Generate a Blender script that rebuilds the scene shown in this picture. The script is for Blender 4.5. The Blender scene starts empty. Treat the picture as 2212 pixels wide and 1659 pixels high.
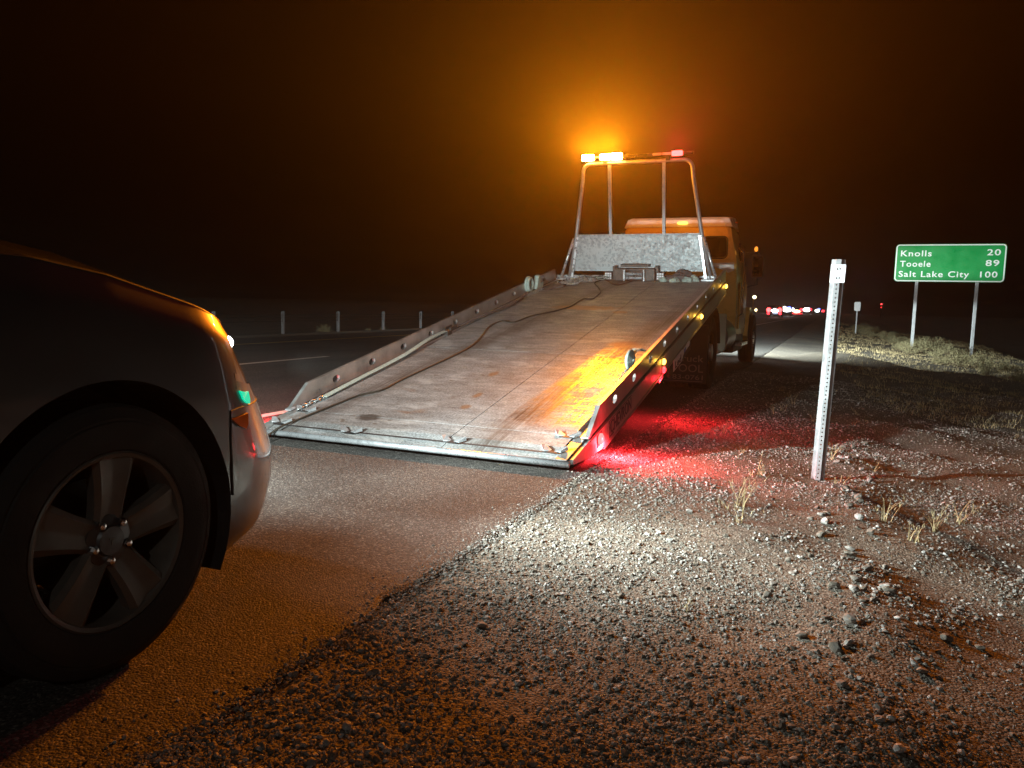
import bpy, bmesh, math, random
import numpy as np
from mathutils import Vector, Matrix
R = math.radians
random.seed(7); rng = np.random.default_rng(11)
sc = bpy.context.scene
C = sc.collection

# ------------------------------------------------------------------ camera
CAM = Vector((0.0, 0.0, 1.07)); YAW, PIT, ROLL = 0.386463, 0.103816, R(1.4)
cam_data = bpy.data.cameras.new('camera'); cam = bpy.data.objects.new('camera', cam_data); C.objects.link(cam)
F_ = Vector((-math.sin(YAW)*math.cos(PIT), math.cos(YAW)*math.cos(PIT), -math.sin(PIT)))
R0 = Vector((math.cos(YAW), math.sin(YAW), 0)); U0 = R0.cross(F_)
R_ = R0*math.cos(ROLL) + U0*math.sin(ROLL); U_ = -R0*math.sin(ROLL) + U0*math.cos(ROLL)
cam.matrix_world = Matrix(((R_.x, U_.x, -F_.x, CAM.x), (R_.y, U_.y, -F_.y, CAM.y), (R_.z, U_.z, -F_.z, CAM.z), (0, 0, 0, 1)))
cam_data.sensor_width = 36.0; cam_data.lens = 36.0*1662/2212; cam_data.clip_start = 0.05; cam_data.clip_end = 6000
sc.camera = cam

# ------------------------------------------------------------------ night sky, added fill sun, exposure
world = bpy.data.worlds.new('World'); sc.world = world; world.use_nodes = True
wn = world.node_tree.nodes; wl = world.node_tree.links
sky = wn.new('ShaderNodeTexSky'); sky.sky_type = 'NISHITA'; sky.sun_disc = False
SUN_EL, SUN_ROT = R(-9.0), R(250)
sky.sun_elevation = SUN_EL; sky.sun_rotation = SUN_ROT
wl.new(sky.outputs[0], wn['Background'].inputs[0]); wn['Background'].inputs[1].default_value = 0.05
fill_sun = bpy.data.lights.new('fill_light', 'SUN'); fill_sun.energy = 0.14; fill_sun.angle = R(0.6); fill_sun.color = (1.0, 0.96, 0.86)  # weak fill added from behind the camera to lift the foreground
fill_sun_o = bpy.data.objects.new('fill_light', fill_sun); C.objects.link(fill_sun_o)
fill_sun_o.rotation_euler = Vector((-.42, .74, -.52)).to_track_quat('-Z', 'Y').to_euler()
vs = sc.view_settings; vs.view_transform = 'Standard'; vs.look = 'None'; vs.exposure = 0.0; vs.gamma = 1.0; vs.use_curve_mapping = False
cy = sc.cycles
cy.use_denoising = True; cy.max_bounces = 6; cy.diffuse_bounces = 2; cy.glossy_bounces = 3; cy.transmission_bounces = 4
cy.volume_bounces = 0; cy.transparent_max_bounces = 6; cy.caustics_reflective = False; cy.caustics_refractive = False
cy.sample_clamp_indirect = 4.0; cy.sample_clamp_direct = 0.0; cy.use_light_tree = True
HAZE_DENSITY = 0.0012
AMBER = (1.0, 0.268, 0.006); RED = (1.0, 0.02, 0.03); WHITE = (0.87, 1.0, 0.97)
BEACON_W, BEACON_RED_W = 6000.0, 1300.0
CAR_HEAD_W, TRUCK_HEAD_W = 1250.0, 9000.0

# ------------------------------------------------------------------ materials
MATS = {}
def _new(name):
    m = bpy.data.materials.new(name); m.use_nodes = True
    nt = m.node_tree; b = nt.nodes['Principled BSDF']
    MATS[name] = m
    return m, nt, b
def node(nt, t, **kw):
    n = nt.nodes.new(t)
    for k, v in kw.items():
        if k in n.inputs.keys(): n.inputs[k].default_value = v
        else: setattr(n, k, v)
    return n
def ramp(nt, fac, stops):
    r = nt.nodes.new('ShaderNodeValToRGB'); e = r.color_ramp.elements
    while len(e) < len(stops): e.new(0.5)
    for el, (p, c) in zip(e, stops):
        el.position = p; el.color = (c[0], c[1], c[2], 1) if hasattr(c, '__len__') else (c, c, c, 1)
    nt.links.new(fac, r.inputs[0]); return r.outputs[0]
def mixc(nt, fac, a, b, mode='MIX'):
    n = nt.nodes.new('ShaderNodeMix'); n.data_type = 'RGBA'; n.blend_type = mode
    for sock, v in ((n.inputs[0], fac), (n.inputs[6], a), (n.inputs[7], b)):
        if hasattr(v, 'is_output'): nt.links.new(v, sock)
        else: sock.default_value = v if not hasattr(v, '__len__') else (v[0], v[1], v[2], 1)
    return n.outputs[2]
def mth(nt, op, a, b=0.0, c=None, clamp=False):
    n = nt.nodes.new('ShaderNodeMath'); n.operation = op; n.use_clamp = clamp
    for s, v in zip(n.inputs, (a, b, c)):
        if v is None: continue
        if hasattr(v, 'is_output'): nt.links.new(v, s)
        else: s.default_value = v
    return n.outputs[0]
def coords(nt, kind='Object', scale=(1, 1, 1)):
    t = nt.nodes.new('ShaderNodeTexCoord'); mp = nt.nodes.new('ShaderNodeMapping')
    mp.inputs['Scale'].default_value = scale; nt.links.new(t.outputs[kind], mp.inputs[0]); return mp.outputs[0]
def noise(nt, vec, scale, detail=4, rough=0.6):
    n = nt.nodes.new('ShaderNodeTexNoise'); n.inputs['Scale'].default_value = scale
    n.inputs['Detail'].default_value = detail; n.inputs['Roughness'].default_value = rough
    nt.links.new(vec, n.inputs['Vector']); return n.outputs[0]
def bump(nt, b, h, strength=0.4, dist=0.01):
    n = nt.nodes.new('ShaderNodeBump'); n.inputs['Strength'].default_value = strength; n.inputs['Distance'].default_value = dist
    nt.links.new(h, n.inputs['Height']); nt.links.new(n.outputs[0], b.inputs['Normal']); return n
def plain(name, col, rough=0.5, metal=0.0, var=0.25, scale=9, rvar=0.15, bmp=0.15, bscale=45, coat=0.0):
    m, nt, b = _new(name); v = coords(nt)
    f = noise(nt, v, scale, 6, 0.65)
    lo = [max(0, c*(1-var)) for c in col]; hi = [min(1, c*(1+var)) for c in col]
    nt.links.new(ramp(nt, f, [(0.3, lo), (0.7, hi)]), b.inputs['Base Color'])
    nt.links.new(ramp(nt, f, [(0.3, max(0.02, rough-rvar)), (0.7, min(1, rough+rvar))]), b.inputs['Roughness'])
    b.inputs['Metallic'].default_value = metal; b.inputs['Coat Weight'].default_value = coat; b.inputs['Coat Roughness'].default_value = 0.05
    if bmp: bump(nt, b, noise(nt, v, bscale, 3), bmp, 0.004)
    return m
def emit(name, col, strength):
    m, nt, b = _new(name)
    b.inputs['Base Color'].default_value = (*[c*0.4 for c in col], 1); b.inputs['Roughness'].default_value = 0.2
    b.inputs['Emission Color'].default_value = (*col, 1); b.inputs['Emission Strength'].default_value = strength
    m.cycles.emission_sampling = 'NONE'
    return m

def build_materials():
    plain('rubber', (0.018, 0.018, 0.019), 0.75, bmp=0.3)
    plain('tyre', (0.02, 0.019, 0.018), 0.8, bmp=0.3, bscale=120)
    plain('black_plastic', (0.02, 0.02, 0.021), 0.55)
    plain('chassis', (0.03, 0.03, 0.032), 0.6, 0.3)
    plain('alloy', (0.42, 0.42, 0.43), 0.34, 0.85, var=0.12, rvar=0.06, bmp=0.04)
    plain('car_alloy', (0.14, 0.125, 0.11), 0.5, 0.35, var=0.2, rvar=0.1, bmp=0.05)
    plain('dark_alloy', (0.10, 0.10, 0.105), 0.4, 0.8)
    plain('chrome', (0.75, 0.75, 0.77), 0.12, 1.0, var=0.08, rvar=0.05, bmp=0.02)
    plain('dull_aluminium', (0.40, 0.39, 0.38), 0.42, 0.75, var=0.28, scale=6, bmp=0.1)
    plain('bright_steel', (0.62, 0.65, 0.68), 0.3, 0.7, var=0.15, scale=14)
    plain('winch_steel', (0.08, 0.075, 0.07), 0.45, 0.6, var=0.5, scale=18)
    plain('orange_paint', (0.84, 0.52, 0.17), 0.32, 0.0, var=0.1, scale=3, rvar=0.08, bmp=0.03, coat=0.6)
    plain('white_paint', (0.74, 0.72, 0.70), 0.35, 0.0, var=0.08, scale=4, bmp=0.03, coat=0.4)
    plain('cab_glass', (0.012, 0.012, 0.014), 0.06, 0.0, bmp=0.0, rvar=0.02)
    plain('car_paint', (0.075, 0.075, 0.08), 0.36, 0.55, var=0.06, scale=3, rvar=0.05, bmp=0.02, bscale=300, coat=1.0)
    plain('lens_clear', (0.35, 0.36, 0.38), 0.08, 0.3, bmp=0.0, rvar=0.02)
    plain('amber_plastic', (0.45, 0.13, 0.01), 0.15, bmp=0.0)
    plain('red_plastic', (0.35, 0.01, 0.01), 0.15, bmp=0.0)
    plain('webbing', (0.36, 0.44, 0.40), 0.8, var=0.35, scale=40)
    plain('dark_cloth', (0.10, 0.09, 0.09), 0.9, var=0.4, scale=14)
    plain('chain_steel', (0.42, 0.44, 0.44), 0.4, 0.7, var=0.3, scale=30)
    plain('cable_wire', (0.05, 0.04, 0.03), 0.5, 0.4, var=0.4, scale=60)
    plain('decal_white', (0.80, 0.82, 0.85), 0.4, bmp=0.0, var=0.05)
    plain('decal_blue', (0.08, 0.16, 0.55), 0.4, bmp=0.0)
    plain('decal_dark', (0.03, 0.04, 0.06), 0.5, bmp=0.0)
    plain('flap_print', (0.22, 0.21, 0.20), 0.7, bmp=0.0)
    plain('sign_green', (0.0, 0.27, 0.06), 0.4, var=0.08, scale=2, bmp=0.0)
    plain('sign_white', (0.82, 0.84, 0.83), 0.4, var=0.04, bmp=0.0)
    plain('reflector_white', (0.85, 0.86, 0.9), 0.35, var=0.04, bmp=0.0)
    plain('post_steel', (0.36, 0.37, 0.385), 0.5, 0.35, var=0.25, scale=14)
    plain('far_dark', (0.03, 0.03, 0.033), 0.4, 0.3, bmp=0.0)
    plain('dry_stalk', (0.42, 0.33, 0.18), 0.8, var=0.3, scale=40, bmp=0.0)
    plain('brush_leaf', (0.30, 0.265, 0.14), 0.85, var=0.45, scale=5, bmp=0.0)
    plain('brush_stem', (0.16, 0.12, 0.07), 0.9, bmp=0.0)
    plain('line_white', (0.68, 0.68, 0.66), 0.6, var=0.3, scale=25)
    plain('line_yellow', (0.6, 0.42, 0.08), 0.6, var=0.3, scale=25)
    emit('glow_amber', (1.0, 0.62, 0.12), 60.0); emit('glow_amber_small', (1.0, 0.50, 0.06), 9.0)
    emit('glow_red', (1.0, 0.05, 0.05), 9.0); emit('glow_red_small', (1.0, 0.03, 0.04), 6.0); emit('glow_white', (0.95, 0.98, 1.0), 14.0)
    emit('glow_blue', (0.10, 0.14, 1.0), 8.0); emit('glow_teal', (0.0, 0.75, 0.42), 0.9); emit('glow_warm', (1.0, 0.75, 0.4), 5.0)
    emit('glow_warm_dim', (1.0, .35, .04), 1.2); emit('glow_led', (0.6, 0.75, 1.0), 0.8); emit('glow_roof', (1.0, 0.75, 0.12), 2.2)
    # galvanised spangle
    m, nt, b = _new('galvanised'); v = coords(nt)
    vo = node(nt, 'ShaderNodeTexVoronoi'); vo.inputs['Scale'].default_value = 34; nt.links.new(v, vo.inputs['Vector'])
    sep = node(nt, 'ShaderNodeSeparateColor'); nt.links.new(vo.outputs['Color'], sep.inputs[0])
    n2 = noise(nt, v, 2.2, 3); n3 = noise(nt, v, 18, 5, 0.7)
    g = mth(nt, 'ADD', mth(nt, 'MULTIPLY', sep.outputs[0], 0.35), mth(nt, 'ADD', mth(nt, 'MULTIPLY', n2, 0.75), mth(nt, 'MULTIPLY', n3, 0.3)))
    nt.links.new(ramp(nt, g, [(0.45, (0.22, 0.245, 0.26)), (0.62, (0.285, 0.32, 0.335)), (0.8, (0.40, 0.45, 0.47))]), b.inputs['Base Color'])
    nt.links.new(ramp(nt, sep.outputs[1], [(0, 0.35), (1, 0.6)]), b.inputs['Roughness']); b.inputs['Metallic'].default_value = 0.45
    # tow bed deck: worn aluminium, UV = metres (u along bed, v across)
    m, nt, b = _new('deck_metal'); uv = coords(nt, 'UV')
    sepu = node(nt, 'ShaderNodeSeparateXYZ'); nt.links.new(uv, sepu.inputs[0]); u, vv = sepu.outputs[0], sepu.outputs[1]
    fine = noise(nt, coords(nt, 'UV', (30, 6.0, 1)), 1.0, 6, 0.75)
    mid = noise(nt, coords(nt, 'UV', (9, 2.6, 1)), 1.0, 7, 0.75)
    big = noise(nt, coords(nt, 'UV', (1.1, 1.8, 1)), 1.0, 5, 0.65)
    grit = noise(nt, uv, 60, 5, 0.75)
    base = ramp(nt, mth(nt, 'ADD', mth(nt, 'MULTIPLY', fine, 0.14), mth(nt, 'ADD', mth(nt, 'MULTIPLY', mid, 0.34), mth(nt, 'MULTIPLY', grit, 0.55))),
                [(0.41, (0.07, 0.073, 0.076)), (0.49, (0.19, 0.20, 0.206)), (0.57, (0.31, 0.325, 0.335)), (0.67, (0.56, 0.58, 0.595))])
    base = mixc(nt, ramp(nt, big, [(0.40, 0.0), (0.60, 0.8)]), base, mixc(nt, 1.0, base, (0.98, 0.92, 0.87), 'MULTIPLY'))
    chalk = ramp(nt, noise(nt, coords(nt, 'UV', (3.2, 1.7, 1)), 1.3, 6, 0.7), [(0.52, 0.0), (0.66, 0.55)])
    base = mixc(nt, chalk, base, (0.50, 0.50, 0.50))
    grime = ramp(nt, noise(nt, coords(nt, 'UV', (2.0, 3.1, 1)), 1.7, 6, 0.72), [(0.52, 0.0), (0.68, 0.35)])
    base = mixc(nt, grime, base, (0.10, 0.085, 0.07))
    def band(v0, wid, slope):      # a streak that runs along the bed
        c = mth(nt, 'SUBTRACT', mth(nt, 'SUBTRACT', vv, v0), mth(nt, 'MULTIPLY', u, slope))
        c = mth(nt, 'ADD', c, mth(nt, 'MULTIPLY', mth(nt, 'SUBTRACT', noise(nt, coords(nt, 'UV', (1.4, 8, 1)), 1, 3), 0.5), 0.22))
        return mth(nt, 'SUBTRACT', 1.0, mth(nt, 'DIVIDE', mth(nt, 'ABSOLUTE', c), wid), clamp=True)
    longs = noise(nt, coords(nt, 'UV', (0.9, 55, 1)), 1.0, 4, 0.7)
    tracks = mth(nt, 'MAXIMUM', band(-1.0, 0.20, 0.13), band(0.62, 0.24, 0.10))
    tracks = mth(nt, 'MULTIPLY', tracks, ramp(nt, longs, [(0.35, 0.25), (0.6, 1.0)]), clamp=True)
    base = mixc(nt, mth(nt, 'MULTIPLY', tracks, 0.95), base, (0.07, 0.055, 0.045))
    rust = ramp(nt, noise(nt, coords(nt, 'UV', (2.6, 1.1, 1)), 1.0, 5, 0.65), [(0.64, 0.0), (0.72, 0.4)])
    base = mixc(nt, rust, base, (0.26, 0.11, 0.035))
    spots = node(nt, 'ShaderNodeTexVoronoi'); spots.inputs['Scale'].default_value = 13
    nt.links.new(coords(nt, 'UV', (1.0, 0.55, 1)), spots.inputs['Vector'])
    sm = mth(nt, 'MULTIPLY', ramp(nt, spots.outputs['Distance'], [(0.10, 1.0), (0.2, 0.0)]), ramp(nt, noise(nt, uv, 0.9, 2), [(0.5, 0.0), (0.62, 0.8)]))
    base = mixc(nt, sm, base, (0.10, 0.075, 0.05))
    for (u0, v0, ru, rv, k, colr) in [(0.35, -0.5, 0.09, 0.13, 0.85, (0.04, 0.035, 0.03)), (0.76, 0.13, 0.07, 0.05, 0.7, (0.22, 0.10, 0.03)),
                                     (1.05, 0.10, 0.08, 0.04, 0.7, (0.22, 0.10, 0.03)), (1.66, -0.03, 0.10, 0.05, 0.7, (0.22, 0.10, 0.03)),
                                     (4.6, -0.1, 0.16, 0.5, 0.55, (0.42, 0.19, 0.04)), (4.4, 0.38, 0.1, 0.12, 0.5, (0.42, 0.19, 0.04)), (2.9, 0.85, 0.16, 0.2, 0.6, (0.26, 0.12, 0.08))]:
        du = mth(nt, 'DIVIDE', mth(nt, 'SUBTRACT', u, u0), ru); dv = mth(nt, 'DIVIDE', mth(nt, 'SUBTRACT', vv, v0), rv)
        d = mth(nt, 'SQRT', mth(nt, 'ADD', mth(nt, 'MULTIPLY', du, du), mth(nt, 'MULTIPLY', dv, dv)))
        d = mth(nt, 'ADD', d, mth(nt, 'MULTIPLY', mth(nt, 'SUBTRACT', noise(nt, uv, 14, 4), 0.5), 1.1))
        base = mixc(nt, mth(nt, 'MULTIPLY', ramp(nt, d, [(0.55, 1.0), (1.0, 0.0)]), k), base, colr)
    nt.links.new(base, b.inputs['Base Color'])
    # polished wear where vehicles are dragged over the right-hand side
    pol = mth(nt, 'MULTIPLY', ramp(nt, mth(nt, 'ADD', vv, mth(nt, 'MULTIPLY', mth(nt, 'SUBTRACT', u, 1.0), -.06)), [(0.56, 0.0), (0.60, 1.0)]), 1.0)
    ur = node(nt, 'ShaderNodeMapRange'); ur.inputs[1].default_value = 0.45; ur.inputs[2].default_value = 0.6; nt.links.new(u, ur.inputs[0])
    ur2 = node(nt, 'ShaderNodeMapRange'); ur2.inputs[1].default_value = 3.2; ur2.inputs[2].default_value = 2.4; nt.links.new(u, ur2.inputs[0])
    pol = mth(nt, 'MULTIPLY', pol, mth(nt, 'MULTIPLY', ur.outputs[0], ur2.outputs[0]), clamp=True)
    st1 = ramp(nt, noise(nt, coords(nt, 'UV', (42, 2.5, 1)), 1.0, 4, 0.7), [(0.47, 0.0), (0.55, 1.0)])
    st2 = ramp(nt, noise(nt, coords(nt, 'UV', (1.6, 34, 1)), 1.0, 4, 0.7), [(0.47, 0.0), (0.56, 1.0)])
    brk = mth(nt, 'MAXIMUM', mth(nt, 'MULTIPLY', st1, .9), st2)
    blot = ramp(nt, noise(nt, coords(nt, 'UV', (1.5, 3.0, 1)), 1.2, 4, 0.6), [(0.32, 0.0), (0.42, 1.0)])
    pol = mth(nt, 'MULTIPLY', mth(nt, 'MULTIPLY', pol, brk), blot, clamp=True)
    rr = mth(nt, 'ADD', mth(nt, 'MULTIPLY', pol, -0.24), ramp(nt, mth(nt, 'ADD', mth(nt, 'MULTIPLY', fine, 0.6), mth(nt, 'MULTIPLY', big, 0.4)), [(0.4, 0.66), (0.62, 0.52)]))
    nt.links.new(rr, b.inputs['Roughness'])
    nt.links.new(mth(nt, 'ADD', 0.2, mth(nt, 'MULTIPLY', pol, 0.6)), b.inputs['Metallic'])
    bump(nt, b, mth(nt, 'ADD', mth(nt, 'MULTIPLY', fine, .5), mth(nt, 'MULTIPLY', grit, 0.5)), 0.18, 0.003)
    # chip-seal asphalt
    m, nt, b = _new('asphalt'); v = coords(nt)
    vo = node(nt, 'ShaderNodeTexVoronoi'); vo.inputs['Scale'].default_value = 135; nt.links.new(v, vo.inputs['Vector'])
    sep = node(nt, 'ShaderNodeSeparateColor'); nt.links.new(vo.outputs['Color'], sep.inputs[0])
    chips = ramp(nt, sep.outputs[0], [(0.0, (0.018, 0.017, 0.016)), (0.55, (0.048, 0.045, 0.042)), (0.85, (0.10, 0.093, 0.085)), (1.0, (0.21, 0.195, 0.18))])
    big = ramp(nt, noise(nt, coords(nt, 'Object', (1.6, 0.35, 1)), 0.9, 6, .65), [(0.32, (0.55, 0.55, 0.56)), (0.5, (0.95, 0.94, 0.92)), (0.68, (1.3, 1.26, 1.2))])
    nt.links.new(mixc(nt, 1.0, chips, big, 'MULTIPLY'), b.inputs['Base Color'])
    b.inputs['Roughness'].default_value = 0.72
    hgt = mth(nt, 'ADD', mth(nt, 'MULTIPLY', vo.outputs['Distance'], -1.0), mth(nt, 'ADD', mth(nt, 'MULTIPLY', sep.outputs[1], 0.9), mth(nt, 'MULTIPLY', noise(nt, v, 60, 5, .8), 0.9)))
    bump(nt, b, hgt, 1.0, 0.005)
    # shoulder dirt
    m, nt, b = _new('dirt'); v = coords(nt)
    vo = node(nt, 'ShaderNodeTexVoronoi'); vo.inputs['Scale'].default_value = 120; nt.links.new(v, vo.inputs['Vector'])
    sep = node(nt, 'ShaderNodeSeparateColor'); nt.links.new(vo.outputs['Color'], sep.inputs[0])
    c1 = ramp(nt, sep.outputs[0], [(0.0, (0.06, 0.052, 0.043)), (0.6, (0.15, 0.133, 0.112)), (1.0, (0.29, 0.27, 0.24))])
    big = ramp(nt, noise(nt, v, 0.7, 6, 0.6), [(0.35, (0.75, 0.72, 0.68)), (0.65, (1.2, 1.15, 1.05))])
    nt.links.new(mixc(nt, 1.0, c1, big, 'MULTIPLY'), b.inputs['Base Color']); b.inputs['Roughness'].default_value = 0.9
    bump(nt, b, mth(nt, 'ADD', mth(nt, 'MULTIPLY', vo.outputs['Distance'], -1.0), mth(nt, 'MULTIPLY', noise(nt, v, 26, 6, 0.75), 1.0)), 0.8, 0.005)
    # stones
    m, nt, b = _new('stone'); oi = node(nt, 'ShaderNodeObjectInfo')
    st = ramp(nt, oi.outputs['Random'], [(0.0, (0.08, 0.072, 0.062)), (0.35, (0.18, 0.16, 0.138)), (0.7, (0.29, 0.27, 0.25)), (0.9, (0.44, 0.425, 0.41)), (1.0, (0.64, 0.63, 0.62))])
    nt.links.new(mixc(nt, ramp(nt, noise(nt, coords(nt), 1.5, 4), [(0.4, 0.0), (0.6, 0.5)]), st, (0.2, 0.15, 0.1)), b.inputs['Base Color']); b.inputs['Roughness'].default_value = 0.85
build_materials()

# ------------------------------------------------------------------ mesh helpers
class MB:
    def __init__(s): s.v = []; s.f = []
    def add(s, vs, fs):
        o = len(s.v); s.v += [Vector(p) for p in vs]; s.f += [[i+o for i in f] for f in fs]; return s
    def box(s, a, b):
        x0, y0, z0 = a; x1, y1, z1 = b
        return s.add([(x0,y0,z0),(x1,y0,z0),(x1,y1,z0),(x0,y1,z0),(x0,y0,z1),(x1,y0,z1),(x1,y1,z1),(x0,y1,z1)],
                     [(0,3,2,1),(4,5,6,7),(0,1,5,4),(1,2,6,5),(2,3,7,6),(3,0,4,7)])
    def rbox(s, a, b, r, axis=2, n=4):     # box whose edges along one axis are rounded
        i, j = [k for k in range(3) if k != axis]
        pts = []
        for cx, cy_, a0 in ((b[i]-r, b[j]-r, 0), (a[i]+r, b[j]-r, 90), (a[i]+r, a[j]+r, 180), (b[i]-r, a[j]+r, 270)):
            for k in range(n+1):
                t = R(a0+90*k/n); pts.append((cx+r*math.cos(t), cy_+r*math.sin(t)))
        vs = []
        for lv in (a[axis], b[axis]):
            for p in pts:
                q = [0, 0, 0]; q[i], q[j], q[axis] = p[0], p[1], lv; vs.append(q)
        m = len(pts); fs = [(k, (k+1) % m, (k+1) % m+m, k+m) for k in range(m)]
        fs += [tuple(range(m-1, -1, -1)), tuple(range(m, 2*m))]
        return s.add(vs, fs)
    def prism(s, poly, axis, a0, a1):       # polygon (2D on the other axes) extruded along axis
        i, j = [k for k in range(3) if k != axis]; vs = []
        for lv in (a0, a1):
            for p in poly:
                q = [0, 0, 0]; q[i], q[j], q[axis] = p[0], p[1], lv; vs.append(q)
        m = len(poly)
        return s.add(vs, [(k, (k+1) % m, (k+1) % m+m, k+m) for k in range(m)]+[tuple(range(m-1, -1, -1)), tuple(range(m, 2*m))])
    def tube(s, path, r, n=8, closed=False, sq=False):
        P = [Vector(p) for p in path]; m = len(P); rings = []; prev = None
        rad = r if hasattr(r, '__len__') else [r]*m
        for k in range(m):
            if closed: t = (P[(k+1) % m]-P[k-1]).normalized()
            else: t = (P[min(k+1, m-1)]-P[max(k-1, 0)]).normalized()
            if prev is None:
                up = Vector((0, 0, 1)) if abs(t.z) < 0.9 else Vector((1, 0, 0)); a = t.cross(up).normalized()
            else: a = (prev-t*prev.dot(t)).normalized()
            prev = a; bb = t.cross(a)
            rings.append([P[k]+(a*math.cos(2*math.pi*(q+(0.5 if sq else 0))/n)+bb*math.sin(2*math.pi*(q+(0.5 if sq else 0))/n))*rad[k] for q in range(n)])
        vs = [p for rg in rings for p in rg]; fs = []
        for k in range(m if closed else m-1):
            k2 = (k+1) % m
            for q in range(n): fs.append((k*n+q, k*n+(q+1) % n, k2*n+(q+1) % n, k2*n+q))
        if not closed: fs += [tuple(range(n-1, -1, -1)), tuple(range((m-1)*n, m*n))]
        return s.add(vs, fs)
    def lathe(s, prof, n=40, axis='x', c=(0, 0, 0), cap=False):     # prof: (radius, position along axis)
        vs = []
        for r, a in prof:
            for k in range(n):
                t = 2*math.pi*k/n; p, q = r*math.cos(t), r*math.sin(t)
                vs.append({'x': (c[0]+a, c[1]+p, c[2]+q), 'y': (c[0]+p, c[1]+a, c[2]+q), 'z': (c[0]+p, c[1]+q, c[2]+a)}[axis])
        fs = []
        for i in range(len(prof)-1):
            for k in range(n): fs.append((i*n+k, i*n+(k+1) % n, (i+1)*n+(k+1) % n, (i+1)*n+k))
        if cap: fs += [tuple(range(n)), tuple(range((len(prof)-1)*n, len(prof)*n))]
        return s.add(vs, fs)
    def ball(s, c, rad, n=10):
        rx, ry, rz = rad if hasattr(rad, '__len__') else (rad,)*3
        prof = [(math.sin(math.pi*i/n), -math.cos(math.pi*i/n)) for i in range(n+1)]; vs = []
        for r, a in prof:
            for k in range(n): t = 2*math.pi*k/n; vs.append((c[0]+rx*r*math.cos(t), c[1]+ry*r*math.sin(t), c[2]+rz*a))
        return s.add(vs, [(i*n+k, i*n+(k+1) % n, (i+1)*n+(k+1) % n, (i+1)*n+k) for i in range(n) for k in range(n)])
    def holed(s, u0, u1, w0, w1, holes, hu, hw, v0, v1):
        """plate in the u-w plane, v0..v1 thick, with one rounded slot per entry of holes"""
        cuts = [u0]+[(a+b)/2 for a, b in zip(holes, holes[1:])]+[u1]
        for i, hc in enumerate(holes):
            a, b = cuts[i], cuts[i+1]; mw = (w0+w1)/2; ce = 0.45
            hole = [(hc+hu, mw-hw*ce), (hc+hu, mw+hw*ce), (hc+hu*ce, mw+hw), (hc-hu*ce, mw+hw), (hc-hu, mw+hw*ce), (hc-hu, mw-hw*ce), (hc-hu*ce, mw-hw), (hc+hu*ce, mw-hw)]
            rim = [(b, w0), (b, w1), (hc+hu*ce, w1), (hc-hu*ce, w1), (a, w1), (a, w0), (hc-hu*ce, w0), (hc+hu*ce, w0)]
            vs = []; fs = []
            for v in (v0, v1):
                vs += [(p[0], v, p[1]) for p in hole]+[(p[0], v, p[1]) for p in rim]
            for k in range(8):
                n = (k+1) % 8
                fs += [(k, n, 8+n, 8+k), (16+k, 24+k, 24+n, 16+n), (k, 16+k, 16+n, n)]
            fs += [(8+1, 8+2, 24+2, 24+1), (8+2, 8+3, 24+3, 24+2), (8+3, 8+4, 24+4, 24+3), (8+5, 8+6, 24+6, 24+5), (8+6, 8+7, 24+7, 24+6), (8+7, 8+0, 24+0, 24+7)]
            if i == 0: fs.append((8+4, 8+5, 24+5, 24+4))
            if i == len(holes)-1: fs.append((8+0, 8+1, 24+1, 24+0))
            s.add(vs, fs)
        return s
ORG = {}
def make_mesh(name, mb, mat, off=(0, 0, 0), smooth=False, xf=None, uv=False):
    off = Vector(off)
    pts = [(xf(*p) if xf else p) for p in mb.v]
    me = bpy.data.meshes.new(name); me.from_pydata([tuple(Vector(p)-off) for p in pts], [], mb.f); me.update()
    if uv:
        lay = me.uv_layers.new(name='UVMap'); raw = mb.v
        for lp in me.loops: lay.data[lp.index].uv = (raw[lp.vertex_index][0], raw[lp.vertex_index][1])
    bm = bmesh.new(); bm.from_mesh(me); bmesh.ops.recalc_face_normals(bm, faces=bm.faces); bm.to_mesh(me); bm.free()
    if smooth:
        for p in me.polygons: p.use_smooth = True
        if smooth is not True: me.set_sharp_from_angle(angle=R(smooth))
    if mat: me.materials.append(MATS[mat])
    return me
def link(name, me, parent=None, loc=None):
    o = bpy.data.objects.new(name, me); C.objects.link(o)
    if parent: o.parent = parent
    if loc is not None: o.location = loc
    return o
def part(name, mb, mat, parent, smooth=False, xf=None, uv=False, bev=0, label=None):
    """a mesh given in world coordinates, made a child of parent"""
    o = link(name, make_mesh(name, mb, mat, ORG[parent], smooth, xf, uv), parent); ORG[o] = ORG[parent]
    if bev:
        b = o.modifiers.new('bevel', 'BEVEL'); b.width = bev; b.segments = 2; b.limit_method = 'ANGLE'; b.angle_limit = R(40)
    if label: o['label'] = label
    return o
def tag(o, label=None, cat=None, group=None, kind=None):
    if label: o['label'] = label
    if cat: o['category'] = cat
    if group: o['group'] = group
    if kind: o['kind'] = kind
    return o
def thing(name, loc, label, cat, group=None):
    o = bpy.data.objects.new(name, None); C.objects.link(o); o.location = loc; o.empty_display_size = 0.2
    ORG[o] = Vector(loc); return tag(o, label, cat, group)
def solo(name, mb, mat, org, label, cat, group=None, smooth=False, xf=None):
    o = link(name, make_mesh(name, mb, mat, org, smooth, xf), None, org); ORG[o] = Vector(org)
    return tag(o, label, cat, group)
def copy_tree(o, parent=None):
    c = o.copy(); C.objects.link(c); c.parent = parent
    for ch in o.children: copy_tree(ch, c)
    return c
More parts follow.
